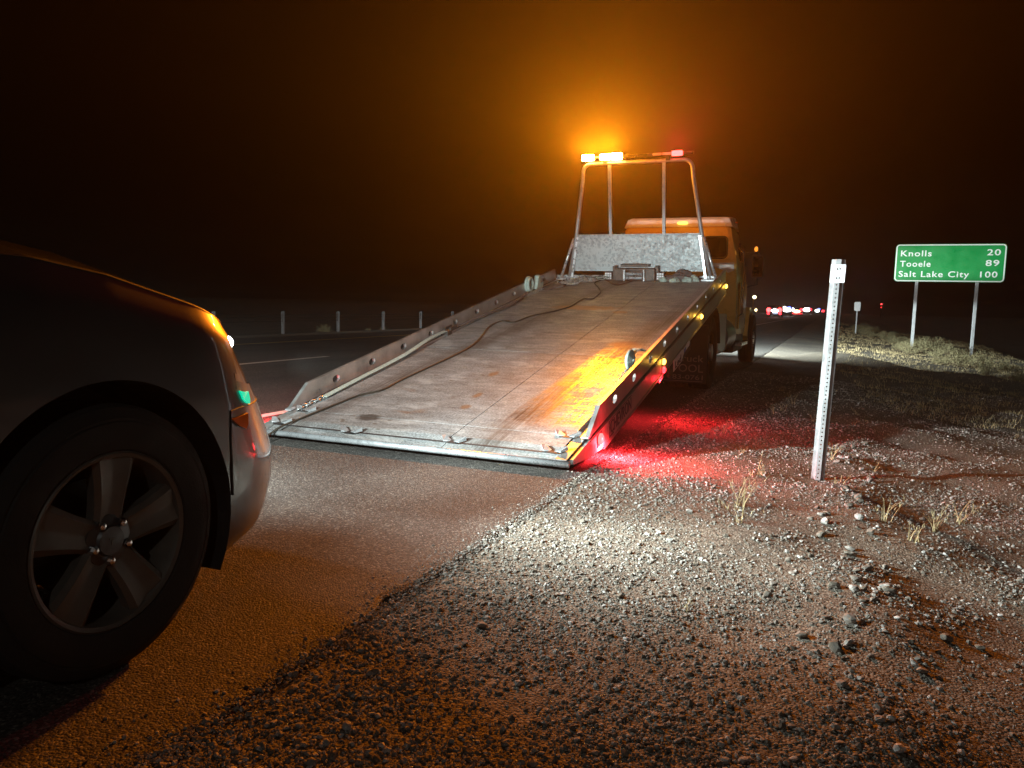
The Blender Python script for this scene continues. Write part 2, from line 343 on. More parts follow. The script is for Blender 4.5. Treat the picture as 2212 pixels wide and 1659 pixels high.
def text_mb(body, width=None, size=1.0, extrude=0.002, bold=0.012, xf=None, align='LEFT', space=1.0):
    cu = bpy.data.curves.new('lettering', 'FONT'); cu.body = body; cu.size = size; cu.extrude = extrude; cu.offset = bold
    cu.align_x = align; cu.space_character = space; cu.resolution_u = 3
    ob = bpy.data.objects.new('lettering', cu); C.objects.link(ob); bpy.context.view_layer.update()
    me = bpy.data.meshes.new_from_object(ob.evaluated_get(bpy.context.evaluated_depsgraph_get()))
    mb = MB(); vs = [v.co.copy() for v in me.vertices]
    x0 = min(v.x for v in vs); x1 = max(v.x for v in vs); k = width/(x1-x0) if width else 1.0
    base = x0 if align == 'LEFT' else x1
    vs = [Vector(((v.x-base)*k, v.y, v.z)) for v in vs]
    mb.add([xf(v) if xf else v for v in vs], [tuple(p.vertices) for p in me.polygons])
    bpy.data.objects.remove(ob); bpy.data.curves.remove(cu); bpy.data.meshes.remove(me)
    return mb
def lamp(name, kind, loc, col, watt, parent=None, rad=0.03, aim=None, size=90, blend=0.6):
    l = bpy.data.lights.new(name, kind); l.color = col; l.energy = watt; l.shadow_soft_size = rad
    o = bpy.data.objects.new(name, l); C.objects.link(o)
    if kind == 'SPOT':
        l.spot_size = R(size); l.spot_blend = blend
        o.rotation_euler = Vector(aim).to_track_quat('-Z', 'Y').to_euler()
    if parent: o.parent = parent; o.location = Vector(loc)-ORG[parent]
    else: o.location = loc
    return o
def optics(o, stops, fore, free_up=False):
    """lens of a lamp: output against the angle above the horizon (stops) and against the cosine to straight ahead (fore)"""
    l = o.data; l.use_nodes = True; nt = l.node_tree; em = nt.nodes['Emission']
    tc = nt.nodes.new('ShaderNodeTexCoord'); sp = nt.nodes.new('ShaderNodeSeparateXYZ'); nt.links.new(tc.outputs['Normal'], sp.inputs[0])
    h = mth(nt, 'MULTIPLY_ADD', sp.outputs[2], .5, .5)
    el = ramp(nt, h, [(.5+.5*math.sin(R(a)), c) for a, c in stops])
    fb = ramp(nt, mth(nt, 'MULTIPLY_ADD', sp.outputs[1], .5, .5), [(.5+.5*a, c) for a, c in fore])
    if free_up: fb = mth(nt, 'MAXIMUM', fb, ramp(nt, h, [(.5+.5*math.sin(R(2)), 0.0), (.5+.5*math.sin(R(12)), .62)]))
    nt.links.new(mth(nt, 'MULTIPLY', el, fb), em.inputs['Strength'])
    return o

# ------------------------------------------------------------------ ground
def sstep(a, b, x):
    t = np.clip((x-a)/(b-a), 0, 1); return t*t*(3-2*t)
def gz(x, y):
    x = np.asarray(x, float); y = np.asarray(y, float)
    z = np.full(np.broadcast(x, y).shape, -0.035)
    s = np.clip(x+1.4, 0, None)
    z = np.where(x > -1.4, -0.001-0.045*np.clip(s, 0, 1.7)-0.068*np.clip(x-0.3, 0, 5.7)-0.15*np.clip(x-6, 0, 6)-0.012*np.clip(x-12, 0, 40), z)
    z = np.where(x < -14.35, -0.03+0.07*np.exp(-((x+14.75)/0.25)**2)-0.10*np.clip(-x-15.2, 0, 7), z)
    far = sstep(-1.2, 0.4, x)
    n = 0.018*np.sin(1.9*x+0.7*y)+0.014*np.sin(3.1*y-1.3*x+1)+0.010*np.sin(5.3*x+4.1*y)+0.02*np.sin(0.53*y+0.8*x)+0.006*np.sin(11*x-7*y)+0.006*np.sin(9*y+6*x)
    z = z+n*far
    z = z+0.035*np.exp(-((x-0.12-0.02*y)/0.22)**2)*far*(1+0.7*np.sin(2.7*y)+0.5*np.sin(6.1*y+1))*np.exp(-y/9.0)
    # low dirt berm of a side track, and its ruts
    ax, ay, bx, by = -1.5, 21.2, 3.4, 16.8
    L = math.hypot(bx-ax, by-ay); nx, ny = -(by-ay)/L, (bx-ax)/L
    d = (x-ax)*nx+(y-ay)*ny
    rr = sstep(-1.1, 0.2, x)
    z = z+(0.16*np.exp(-(d/0.45)**2)*(1+0.25*np.sin(2.3*x+1))-0.05*np.exp(-((d+2.2)/0.35)**2)-0.05*np.exp(-((d+4.0)/0.35)**2)+0.04*np.exp(-((d+3.1)/0.5)**2))*rr*sstep(30, 8, x)
    return z
def grid_obj(name, xs, ys, mat):
    X, Y = np.meshgrid(xs, ys); Z = gz(X, Y); nx = len(xs)
    co = np.stack([X.ravel(), Y.ravel(), Z.ravel()], 1)
    i, j = np.meshgrid(np.arange(nx-1), np.arange(len(ys)-1)); a = (j*nx+i).ravel()
    me = bpy.data.meshes.new(name); me.from_pydata(co.tolist(), [], np.stack([a, a+1, a+nx+1, a+nx], 1).tolist()); me.update()
    for p in me.polygons: p.use_smooth = True
    me.materials.append(MATS[mat]); return link(name, me)
xs = np.unique(np.concatenate([[-1200, -600, -250, -120, -60, -35, -24, -19], np.linspace(-16.5, -14.2, 24), [-10, -6, -3, -2, -1.7], np.linspace(-1.5, 7, 95), np.linspace(7.5, 14, 16), [18, 24, 35, 60, 120, 250, 600, 1200]]))
ys = np.unique(np.concatenate([[-60, -30, -15, -8, -4], np.linspace(-2, 26, 210), np.linspace(26.5, 60, 68), np.linspace(63, 140, 27), [160, 190, 230, 300, 400, 550, 800, 1050, 1250]]))
ground = grid_obj('ground', xs, ys, 'dirt'); ground['kind'] = 'structure'

# ------------------------------------------------------------------ road and its markings
def road():
    ye = np.unique(np.concatenate([np.arange(-40, 0, 2.0), np.arange(0, 30, 0.09), np.arange(30, 120, 1.5), [150, 200, 300, 500, 800, 1200]]))
    xe = -1.38+0.018*np.sin(2.1*ye)+0.016*np.sin(6.7*ye+1)+0.012*np.sin(15.3*ye)+rng.normal(0, 0.011, len(ye))
    mb = MB(); vs = []; n = len(ye)
    for y, x in zip(ye, xe): vs += [(-14.3, y, 0), (-8.0, y, 0), (x-0.02, y, 0), (x, y, -0.01), (x+0.012, y, -0.07), (-14.32, y, -0.08)]
    fs = []
    for k in range(n-1):
        a, b = k*6, k*6+6
        for q in (0, 1, 2, 3): fs.append((a+q, a+q+1, b+q+1, b+q))
        fs.append((a+5, a, b, b+5))
    mb.add(vs, fs)
    o = link('road', make_mesh('road', mb, 'asphalt')); tag(o, kind='structure'); ORG[o] = Vector((0, 0, 0))
    part('edge_line', MB().add([(-4.76, -20, .004), (-4.64, -20, .004), (-4.64, 900, .004), (-4.76, 900, .004)], [(0, 1, 2, 3)]), 'line_white', o)
    part('edge_line', MB().add([(-12.4, -20, .004), (-12.28, -20, .004), (-12.28, 900, .004), (-12.4, 900, .004)], [(0, 1, 2, 3)]), 'line_yellow', o)
    for k in range(-1, 30):
        y1 = 12.06+12.2*k
        part('lane_dash', MB().add([(-8.73, y1-3.05, .004), (-8.60, y1-3.05, .004), (-8.60, y1, .004), (-8.73, y1, .004)], [(0, 1, 2, 3)]), 'line_white', o)
road()

# ------------------------------------------------------------------ tow truck
BT, BP = 0.2065, 0.0161; BO = Vector((-2.741, 4.674, 0.10))
BD = Vector((math.sin(BP)*math.cos(BT), math.cos(BP)*math.cos(BT), math.sin(BT))); BR = Vector((math.cos(BP), -math.sin(BP), 0)); BN = BR.cross(BD)
def B(u, v, w): return BO+BD*u+BR*v+BN*w          # bed frame: along, across, up
QW = 1.279
def tow_truck():
    T = thing('tow_truck', (-2.60, 11.5, 0), 'orange flatbed tow truck with its long metal bed tilted to the ground', 'tow truck')
    cx = -2.60                                        # chassis centre line
    # ---- deck of plates
    bed = part('deck', MB().box((0.06, -QW+.02, -0.09), (6.72, QW-.02, -0.012)), 'chassis', T, xf=B)
    us = [0.0, 0.37, 2.45, 4.55, 6.72]; vs_ = [-QW+0.11, 0.33, QW-0.11]
    for a, b in zip(us, us[1:]):
        for c, d in zip(vs_, vs_[1:]):
            mb = MB(); nu = max(2, int((b-a)/0.25)); g = 0.003
            uu = np.linspace(a+(g if a else -0.06), b-g, nu+1)
            v3 = []
            for q in uu: v3 += [(q, c+g, 0.0 if q > .05 else -0.035), (q, d-g, 0.0 if q > .05 else -0.035), (q, d-g, -0.012 if q > .05 else -0.05), (q, c+g, -0.012 if q > .05 else -0.05)]
            fs = []
            for k in range(nu):
                o4 = 4*k
                for q in range(4): fs.append((o4+q, o4+(q+1) % 4, o4+4+(q+1) % 4, o4+4+q))
            fs += [(0, 1, 2, 3), (4*nu, 4*nu+1, 4*nu+2, 4*nu+3)]
            mb.add(v3, fs); part('deck_plate', mb, 'deck_metal', bed, xf=B, uv=True)
    for sgn in (-1, 1):      # edge channel of the floor
        a, b = sorted((sgn*(QW-0.105), sgn*(QW-0.028)))
        part('floor_channel', MB().box((-0.04, a, -0.05), (6.72, b, -0.006)), 'dull_aluminium', bed, xf=B)
    part('tail_bar', MB().tube([(-0.055, -QW+0.005, -0.03), (-0.055, QW-0.005, -0.03)], 0.022, 12), 'bright_steel', bed, True, xf=B)
    part('tail_plate', MB().box((-0.05, QW-0.34, -0.055), (0.0, QW-0.06, -0.052)), 'bright_steel', bed, xf=B)
    # chain keyholes: a bow of two raised lobes with a dark slot
    for (u, v) in [(0.05, -0.46), (0.07, 0.38), (0.08, 1.12), (0.09, -1.13), (0.36, 1.12), (0.38, -1.12)]:
        mb = MB()
        for sg in (-1, 1):
            mb.add([(u+0.005, v+sg*0.012, .004), (u+0.045, v+sg*0.075, .022), (u+0.02, v+sg*0.095, .030), (u-0.03, v+sg*0.06, .012), (u-0.02, v+sg*0.015, .004),
                    (u+0.005, v+sg*0.012, .001), (u+0.045, v+sg*0.075, .001), (u+0.02, v+sg*0.095, .001), (u-0.03, v+sg*0.06, .001), (u-0.02, v+sg*0.015, .001)],
                   [(0, 1, 2, 3, 4), (5, 6, 7, 8, 9), (0, 1, 6, 5), (1, 2, 7, 6), (2, 3, 8, 7), (3, 4, 9, 8), (4, 0, 5, 9)])
        part('chain_slot', mb, 'bright_steel', bed, xf=B)
        part('slot_hole', MB().box((u-0.045, v-0.05, .001), (u-0.012, v+0.05, .004)), 'black_plastic', bed, xf=B)
    # ---- side rails with stake slots
    holes = [1.0+0.575*k for k in range(10)]; t = 0.149
    for sgn in (-1, 1):
        vo, vi = sgn*QW, sgn*(QW-0.032)
        mb = MB().holed(0.66, 6.66, 0.0, t, holes, 0.052, 0.030, vi, vo)
        mb.add([(0.34, vi, 0), (0.66, vi, 0), (0.66, vi, t), (0.62, vi, t), (0.34, vo, 0), (0.66, vo, 0), (0.66, vo, t), (0.62, vo, t)],
               [(0, 1, 2, 3), (4, 7, 6, 5), (0, 3, 7, 4), (3, 2, 6, 7)])
        rail = part('side_rail', mb, 'dull_aluminium', T, xf=B)
        part('rail_cap', MB().box((0.33, vi-sgn*0.02, 0.001), (0.40, vo+sgn*0.002, 0.012)), 'bright_steel', rail, xf=B)
        a, b = sorted((sgn*(QW-0.105), sgn*(QW-0.10)))
        part('inner_lip', MB().box((0.42, a, -0.004), (6.6, b, 0.022)), 'dull_aluminium', rail, xf=B)
        # lower outer channel, its groove, its drip lip and angled tail
        low = part('lower_rail', MB().prism([(0.0, -0.018), (6.70, -0.018), (6.70, -0.185), (0.62, -0.185), (0.28, -0.125), (0.0, -0.05)], 1, sgn*(QW-0.06), sgn*(QW+0.004)), 'dull_aluminium', T, xf=B)
        part('groove', MB().box((0.36, sgn*(QW-0.05), -0.019), (6.69, sgn*(QW-0.012), 0.002)), 'black_plastic', low, xf=B)
        part('bottom_lip', MB().box((0.66, sgn*(QW-0.03), -0.20), (6.69, sgn*(QW+0.012), -0.184)), 'dull_aluminium', low, xf=B)
        part('top_lip', MB().box((0.36, sgn*(QW-0.03), -0.034), (6.69, sgn*(QW+0.010), -0.026)), 'dull_aluminium', low, xf=B)
        for (u, w, mt, nm, sz) in [(2.617, -0.075, 'glow_amber_small', 'marker_light', .030), (2.617, -0.155, 'glow_red_small', 'tail_light', .032), (4.632, -0.075, 'glow_amber_small', 'marker_light', .030), (6.60, -0.07, 'glow_amber_small', 'marker_light', .030), (0.568, -0.085, 'glow_red', 'tail_light', .042)]:
            mb = MB().lathe([(0.0, 0.03), (0.6*sz, .028), (0.95*sz, 0.018), (sz, 0.0)], 14, 'y')
            mb.v = [Vector((u+p.x*1.15, sgn*(QW+0.004+p.y), w+p.z)) for p in mb.v]
            ml = part(nm, mb, mt, T, True, xf=B)
            part('bezel', MB().box((u-1.3*sz, sgn*(QW+.003), w-1.15*sz), (u+1.3*sz, sgn*(QW+.009), w+1.15*sz)), 'black_plastic', ml, xf=B)
    # red lamp carrier that hangs under the right rail
    part('lamp_bracket', MB().box((2.52, QW-.05, -0.26), (2.72, QW-.01, -0.185)), 'dull_aluminium', T, xf=B)
    part('reflector', MB().box((2.56, QW-.009, -0.235), (2.62, QW-.004, -0.205)), 'red_plastic', T, xf=B)
    optics(lamp('tail_light_lamp', 'POINT', B(0.60, QW+0.10, -0.10), RED, 460.0, T, 0.03), [(-60, .4), (-30, 1), (-15, .85), (-8, .5), (0, .12), (10, .03)], [(-.95, .04), (-.5, .6), (0, 1), (.5, .7), (.95, .1)])
    optics(lamp('tail_light_lamp', 'POINT', B(0.60, -QW-0.10, -0.10), RED, 460.0, T, 0.03), [(-60, .4), (-30, 1), (-15, .85), (-8, .5), (0, .12), (10, .03)], [(-.95, .04), (-.5, .6), (0, 1), (.5, .7), (.95, .1)])
    for sg in (-1, 1): optics(lamp('tail_light_lamp', 'POINT', B(2.617, sg*(QW+0.05), -0.245), RED, 110.0, T, 0.03), [(-60, .5), (-35, 1), (-12, .9), (-3, .2), (6, .05)], [(-.95, .2), (-.5, .8), (0, 1), (.6, .6), (.95, .1)])
    for u in (2.617, 4.632, 6.60): lamp('marker_lamp', 'POINT', B(u, QW+0.08, -0.07), (1, .5, .06), 0.5, T, 0.02)
    # lettering on the lower rail and the sticker below it
    mb = text_mb('CHEVRON', 0.60, 0.15, 0.0015, 0.0)
    mb.v = [Vector((0.845+p.x, QW+0.007+p.z, -0.150+p.y*0.95)) for p in mb.v]
    part('lettering', mb, 'decal_dark', T, xf=B)
    part('lettering_frame', MB().box((0.815, QW+.004, -0.165), (0.828, QW+.007, -0.04)).box((0.815, QW+.004, -0.172), (0.93, QW+.007, -0.160)).box((0.815, QW+.004, -0.045), (1.46, QW+.007, -0.038)), 'decal_dark', T, xf=B)
    dc = part('sticker', MB().prism([(3.06, -0.30), (3.06, -0.185), (3.50, -0.182), (3.56, -0.20), (3.86, -0.175), (3.92, -0.20), (3.88, -0.235), (3.60, -0.245), (3.54, -0.262), (3.46, -0.30)], 1, QW+.012, QW+.018), 'decal_white', T, xf=B)
    part('sticker_band', MB().prism([(3.58, -0.243), (3.58, -0.205), (3.68, -0.198), (3.68, -0.241)], 1, QW+.0185, QW+.0205), 'decal_blue', dc, xf=B)
    mb = text_mb('Led', 0.30, 0.10, 0.001, 0.002); mb.v = [Vector((3.12+p.x, QW+.020+p.z, -0.285+p.y)) for p in mb.v]
    part('lettering', mb, 'decal_dark', dc, xf=B)
    part('sticker_backing', MB().box((2.9, QW-.02, -0.31), (4.0, QW+.010, -0.19)), 'chassis', dc, xf=B)
    # cross members and subframe under the bed
    for k in range(11):
        u = 0.5+0.6*k; part('cross_member', MB().box((u-.035, -QW+.07, -0.19), (u+.035, QW-.07, -0.09)), 'chassis', bed, xf=B)
    for sgn in (-1, 1):
        part('bed_runner', MB().box((0.9, sgn*0.43-.06, -0.36), (6.6, sgn*0.43+.06, -0.19)), 'chassis', T, xf=B)
    # ---- headache rack
    ur = 6.75
    def rp(v, w, du=0): return B(ur+du, v, w)
    arc = [(-1.06, 0.0), (-0.925, 0.62), (-0.80, 1.42)]
    for k in range(7):
        a = R(180-15*k); arc.append((-0.67+0.12*math.cos(a)-0.02*(6-k)/6*0, 1.53+0.125*math.sin(a)))
    path = [rp(*p) for p in arc]+[rp(-p[0], p[1]) for p in reversed(arc)]
    rack = part('headache_rack', MB().tube(path, 0.029, 10), 'post_steel', T, True)
    for sgn in (-1, 1):
        part('upright', MB().tube([rp(sgn*0.392, 0.63), rp(sgn*0.392, 1.64)], 0.030, 4, sq=True), 'post_steel', rack)
        part('brace', MB().tube([rp(sgn*1.16, 0.0, -0.12), rp(sgn*0.955, 0.60, -.03)], 0.022, 8), 'bright_steel', rack, True)
        part('inner_brace', MB().tube([rp(sgn*1.0, 0.0, -0.05), rp(sgn*0.90, 0.62, -.02)], 0.024, 4, sq=True), 'bright_steel', rack)
        part('foot_plate', MB().box((6.58, sgn*1.08-.13, 0.002), (6.82, sgn*1.08+.10, 0.022)), 'bright_steel', rack, xf=B)
    hb = part('headboard', MB().prism([(-0.975, 0.13), (0.975, 0.13), (0.925, 0.625), (-0.925, 0.625)], 0, ur-0.012, ur+0.006), 'galvanised', rack, xf=B)
    part('top_rail', MB().tube([rp(-0.93, 0.635), rp(0.93, 0.635)], 0.022, 4, sq=True), 'galvanised', hb)
    part('bottom_rail', MB().tube([rp(-0.975, 0.12), rp(0.975, 0.12)], 0.016, 4, sq=True), 'galvanised', hb)
    # ---- light bar
    bar = part('light_bar', MB().box((6.70, -0.80, 1.722), (6.82, 0.80, 1.762)), 'black_plastic', T, xf=B, bev=0.012)
    for v in (-0.45, 0.45): part('bracket', MB().box((6.72, v-.03, 1.655), (6.79, v+.03, 1.715)), 'chassis', bar, xf=B)
    mods = [(-0.785, -0.60, 'glow_amber', .045), (-0.515, -0.355, 'glow_amber', .045), (-0.345, -0.19, 'glow_amber', .05), (-0.12, 0.0, 'cab_glass', .016), (0.03, 0.17, 'cab_glass', .016), (0.245, 0.37, 'lens_clear', .017), (0.38, 0.50, 'lens_clear', .017), (0.51, 0.66, 'glow_red', .036), (0.68, 0.785, 'cab_glass', .016)]
    for a, b, mt, hh in mods: part('lamp_module', MB().rbox((6.684, a, 1.745-hh), (6.704, b, 1.745+hh), min(.016, hh*.6), 0), mt, bar, xf=B)
    part('lamp_link', MB().box((6.69, -0.62, 1.742), (6.703, -0.505, 1.758)), 'glow_amber_small', bar, xf=B)
    BEAM = [(-60, .001), (-42, .004), (-35, .018), (-29, .11), (-24, .16), (-20, .26), (-12, .33), (-2, .6), (6, 1.0), (50, .8)]
    optics(lamp('beacon_lamp', 'POINT', B(6.66, -0.70, 1.815), AMBER, BEACON_W, T, 0.05), BEAM, [(-.4, 1.0), (-.12, .28), (.12, .16), (.4, .13)], True)
    optics(lamp('beacon_lamp', 'POINT', B(6.66, -0.36, 1.815), AMBER, BEACON_W*1.4, T, 0.07), BEAM, [(-.4, 1.0), (-.12, .28), (.12, .16), (.4, .13)], True)
    optics(lamp('beacon_lamp', 'POINT', B(6.66, 0.58, 1.815), RED, BEACON_RED_W, T, 0.04), BEAM, [(-.4, 1.0), (-.12, .28), (.12, .16), (.4, .13)], True)
    # ---- winch
    wi = part('winch', MB().box((6.56, -0.30, 0.0), (6.60, -0.16, 0.16)).box((6.56, 0.16, 0.0), (6.60, 0.30, 0.16)).box((6.56, -0.30, 0.15), (6.62, 0.30, 0.175)).box((6.62, -0.34, 0.0), (6.95, -0.28, 0.2)).box((6.62, 0.28, 0.0), (6.95, 0.34, 0.2)).box((6.62, -0.22, .19), (6.9, 0.2, .225)), 'winch_steel', T, xf=B, bev=0.006)
    part('drum', MB().lathe([(0.0, -.27), (.07, -.27), (.07, .27), (0, .27)], 16, 'y', (6.80, 0, 0.10)), 'winch_steel', wi, 30, xf=B)
    for sgn in (-1, 1):
        part('motor', MB().lathe([(0, 0), (.055, 0), (.06, .02), (.06, .12), (.04, .13), (0, .13)], 16, 'y', (6.80, 0.28 if sgn > 0 else -0.41, 0.12)), 'winch_steel', wi, 30, xf=B)
        part('guide_roller', MB().tube([(6.54, sgn*0.145, 0.005), (6.54, sgn*0.145, 0.165)], 0.020, 12), 'bright_steel', wi, 30, xf=B)
    for w in (0.045, 0.105): part('guide_roller', MB().tube([(6.545, -0.12, w), (6.545, 0.12, w)], 0.024, 12), 'bright_steel', wi, 30, xf=B)
    for v in (-0.395, 0.375):
        wlg = part('work_light', MB().box((6.58, v-.055, 0.012), (6.63, v+.055, 0.118)), 'dark_alloy', T, xf=B, bev=0.006)
        for i in range(3):
            for j in range(3):
                a, b_ = v-.034+.034*i, 0.031+.034*j
                part('led', MB().box((6.572, a-.013, b_-.013), (6.5815, a+.013, b_+.013)), 'reflector_white', wlg, xf=B)
    for u, v in ((6.9, -0.7), (6.88, 0.7)): part('front_sill', MB().box((6.725, v-.55, 0.0), (6.76, v+.55, 0.05)), 'bright_steel', T, xf=B)
    # ---- chassis
    for sgn in (-1, 1):
        part('frame_rail', MB().box((cx+sgn*.43-.04, 8.9, 0.66), (cx+sgn*.43+.04, 17.6, 0.90)), 'chassis', T, bev=0.01)
    for y in (9.1, 11.9, 13.4, 15.2): part('frame_cross', MB().box((cx-.43, y-.05, .68), (cx+.43, y+.05, .86)), 'chassis', T)
    part('rear_axle', MB().tube([(cx-1.0, 10.5, .48), (cx+1.0, 10.5, .48)], 0.09, 12).ball((cx, 10.5, .48), .21, 12), 'chassis', T, True)
    part('front_axle', MB().tube([(cx-.95, 16.5, .48), (cx+.95, 16.5, .48)], 0.06, 10), 'chassis', T, True)
    for sgn in (-1, 1):      # lift rams
        part('tilt_ram', MB().tube([(cx+sgn*.3, 12.3, .75), tuple(B(5.0, sgn*.3, -.3))], 0.05, 10), 'chrome', T, True)
    # wheels
    tyre_m = make_mesh('tyre', MB().lathe([(.29, -.11), (.33, -.135), (.43, -.14), (.475, -.125), (.487, -.10), (.487, -.05), (.478, -.045), (.478, -.03), (.487, -.025), (.487, .025), (.478, .03), (.478, .045), (.487, .05), (.487, .10), (.475, .125), (.43, .14), (.33, .135), (.29, .11)], 48), 'tyre', smooth=35)
    rim_m = make_mesh('rim', MB().lathe([(.29, -.11), (.27, -.09), (.265, .0), (.26, .05), (.19, .075), (.12, .08), (.115, .13), (.06, .14), (0.0, .14)], 40), 'alloy', smooth=35)
    nut_m = make_mesh('lug_nut', MB().lathe([(.017, 0), (.017, .03), (.012, .045), (0.0, .085)], 8), 'chrome', smooth=30)
    for (x, y, sgn, front) in [(cx-1.08, 16.5, -1, 1), (cx+1.08, 16.5, 1, 1), (cx-1.06, 10.5, -1, 0), (cx-.74, 10.5, 1, 0), (cx+1.06, 10.5, 1, 0), (cx+.74, 10.5, -1, 0)]:
        tw = link('wheel', make_mesh('wheel', MB().lathe([(.06, -.02), (.27, -.02), (.27, .02), (.06, .02)], 24), 'dark_alloy'), T, Vector((x, y, .487))-ORG[T]); tw.rotation_euler = (0, 0, 0 if sgn > 0 else math.pi)
        link('tyre', tyre_m, tw); link('rim', rim_m, tw)
        if front:
            for k in range(10):
                a = 2*math.pi*k/10; link('lug_nut', nut_m, tw, (.085, .155*math.cos(a), .155*math.sin(a)))
    # mud flaps with printing, fenders over the duals
    for sgn in (-1, 1):
        xc = cx+sgn*.90
        fl = part('mud_flap', MB().box((xc-.33, 9.80, .13), (xc+.33, 9.815, .86)), 'rubber', T)
        if sgn > 0:
            for body, wid, z, size in (('Truck', .36, .40, .12), ('at OOL', .46, .27, .14), ('283-0761', .44, .175, .085)):
                mb = text_mb(body, wid, size, .001, 0.0, align='RIGHT'); mb.v = [Vector((xc+.29+p.x, 9.797-p.z, z+p.y)) for p in mb.v]
                part('lettering', mb, 'flap_print', fl)
            part('print_rule', MB().box((xc-.2, 9.796, .150), (xc+.29, 9.799, .156)), 'flap_print', fl)
        arc2 = [(10.5+.60*math.cos(R(a)), .487+.60*math.sin(R(a))) for a in range(10, 171, 16)]; arc3 = [(10.5+.585*math.cos(R(a)), .487+.585*math.sin(R(a))) for a in range(170, 9, -16)]
        part('rear_fender', MB().prism(arc2+arc3, 0, xc-.32, xc+.32), 'black_plastic', T)
    # side boxes between cab and duals
    bx = part('tool_box', MB().rbox((cx+.62, 11.55, .40), (cx+1.13, 12.45, 1.0), .03, 1), 'dull_aluminium', T)
    part('box_door', MB().box((cx+.68, 11.535, .44), (cx+.87, 11.55, .93)).box((cx+.90, 11.53, .42), (cx+1.10, 11.55, .96)), 'dull_aluminium', bx, bev=.008)
    part('hose', MB().tube([(cx+.79+.07*math.cos(R(a)), 11.515, .66+.20*math.sin(R(a))) for a in range(-100, 281, 20)], 0.013, 8), 'bright_steel', bx, True)
    part('latch', MB().box((cx+.995, 11.51, .62), (cx+1.01, 11.53, .80)), 'chassis', bx)
    part('step', MB().box((cx+.66, 11.50, .33), (cx+1.10, 11.62, .38)), 'bright_steel', bx)
    part('fuel_tank', MB().lathe([(0, 12.7), (.27, 12.7), (.30, 12.73), (.30, 13.85), (.27, 13.88), (0, 13.88)], 28, 'y', (cx+.84, 0, .62)), 'dull_aluminium', T, 35)
    part('tool_box', MB().rbox((cx-1.12, 11.55, .40), (cx-.62, 13.6, 1.0), .03, 1), 'dull_aluminium', T)
    for sgn in (-1, 1): part('battery_box', MB().rbox((cx+sgn*.84-.24, 14.05, .30), (cx+sgn*.84+.24, 15.6, .655), .03, 1), 'chassis', T)
    # ---- cab
    cy0 = 14.0; cw = 1.09
    def ring(y, w, zb, zt, rt, taper=.0):
        p = [(-w, zb), (-w, 1.25), (-w+.03, 1.9), (-w+.12+taper, zt-.25)]
        for k in range(5): a = R(180-22.5*k); p.append((-w+.14+taper+rt+rt*math.cos(a), zt-rt+rt*math.sin(a)))
        return p+[(-q[0], q[1]) for q in reversed(p)]
    rings = [ring(cy0, cw-.06, .66, 2.54, .14), ring(cy0+.05, cw, .64, 2.56, .16), ring(cy0+.6, cw+.02, .62, 2.58, .16), ring(cy0+1.25, cw+.02, .62, 2.56, .16, .02), ring(cy0+1.75, cw, .62, 2.02, .12, .02), ring(cy0+1.95, cw-.02, .62, 1.62, .10, .0)]
    mb = MB(); n = len(rings[0])
    for rg, y in zip(rings, (cy0, cy0+.05, cy0+.6, cy0+1.25, cy0+1.75, cy0+1.95)): mb.v += [Vector((cx+p[0], y, p[1])) for p in rg]
    for k in range(len(rings)-1):
        for q in range(n-1): mb.f.append([k*n+q, k*n+q+1, (k+1)*n+q+1, (k+1)*n+q])
    mb.f += [list(range(n)), list(range((len(rings)-1)*n, len(rings)*n))]
    cab = part('cab', mb, 'orange_paint', T, 40)
    cap = MB(); rr = []
    for y, w, z0, z1 in ((cy0-.03, .80, 2.50, 2.62), (cy0+.04, .90, 2.50, 2.67), (cy0+.7, .93, 2.52, 2.74), (cy0+1.25, .88, 2.52, 2.70)):
        rr.append([(cx-w-.06, y, z0), (cx-w, y, z1-.03), (cx-w+.08, y, z1), (cx+w-.08, y, z1), (cx+w, y, z1-.03), (cx+w+.06, y, z0)])
    for r4 in rr: cap.v += [Vector(p) for p in r4]
    for k in range(3):
        for q in range(5): cap.f.append([k*6+q, k*6+q+1, k*6+7+q, k*6+6+q])
    cap.f += [[0, 1, 2, 3, 4, 5], [18, 19, 20, 21, 22, 23]]
    part('roof_cap', cap, 'white_paint', T, 30)
    part('roof_light', MB().rbox((cx+.02, cy0-.055, 2.545), (cx+.20, cy0-.02, 2.585), .018, 1), 'glow_roof', T)
    for sgn in (-1, 1):
        part('rear_window', MB().rbox((cx+(.50 if sgn > 0 else -.88), cy0-.012, 1.97), (cx+(.88 if sgn > 0 else -.50), cy0+.02, 2.31), .06, 1), 'cab_glass', cab)
        part('window_seal', MB().rbox((cx+(.47 if sgn > 0 else -.91), cy0-.006, 1.94), (cx+(.91 if sgn > 0 else -.47), cy0+.01, 2.34), .08, 1), 'black_plastic', cab)
        xs_ = cx+sgn*(cw+.021)
        dr = part('door', MB().prism([(14.35, .72), (15.45, .72), (15.45, 1.55), (14.35, 1.55)], 0, xs_-.005, xs_+.012), 'orange_paint', cab, bev=.01)
        part('handle', MB().box((xs_, 14.42, 1.42), (xs_+sgn*.04, 14.58, 1.46)), 'chrome', dr)
        part('side_window', MB().prism([(14.45, 1.62), (15.5, 1.62), (15.25, 2.25), (14.5, 2.25)], 0, cx+sgn*(cw-.06), cx+sgn*(cw-.02)), 'cab_glass', cab)
        part('grab_rail', MB().tube([(cx+sgn*(cw+.03), 14.12, .95), (cx+sgn*(cw+.10), 14.12, 1.0), (cx+sgn*(cw+.11), 14.12, 1.7), (cx+sgn*(cw+.08), 14.12, 2.05), (cx+sgn*(cw-.02), 14.12, 2.15)], .016, 8), 'chrome', cab, True)
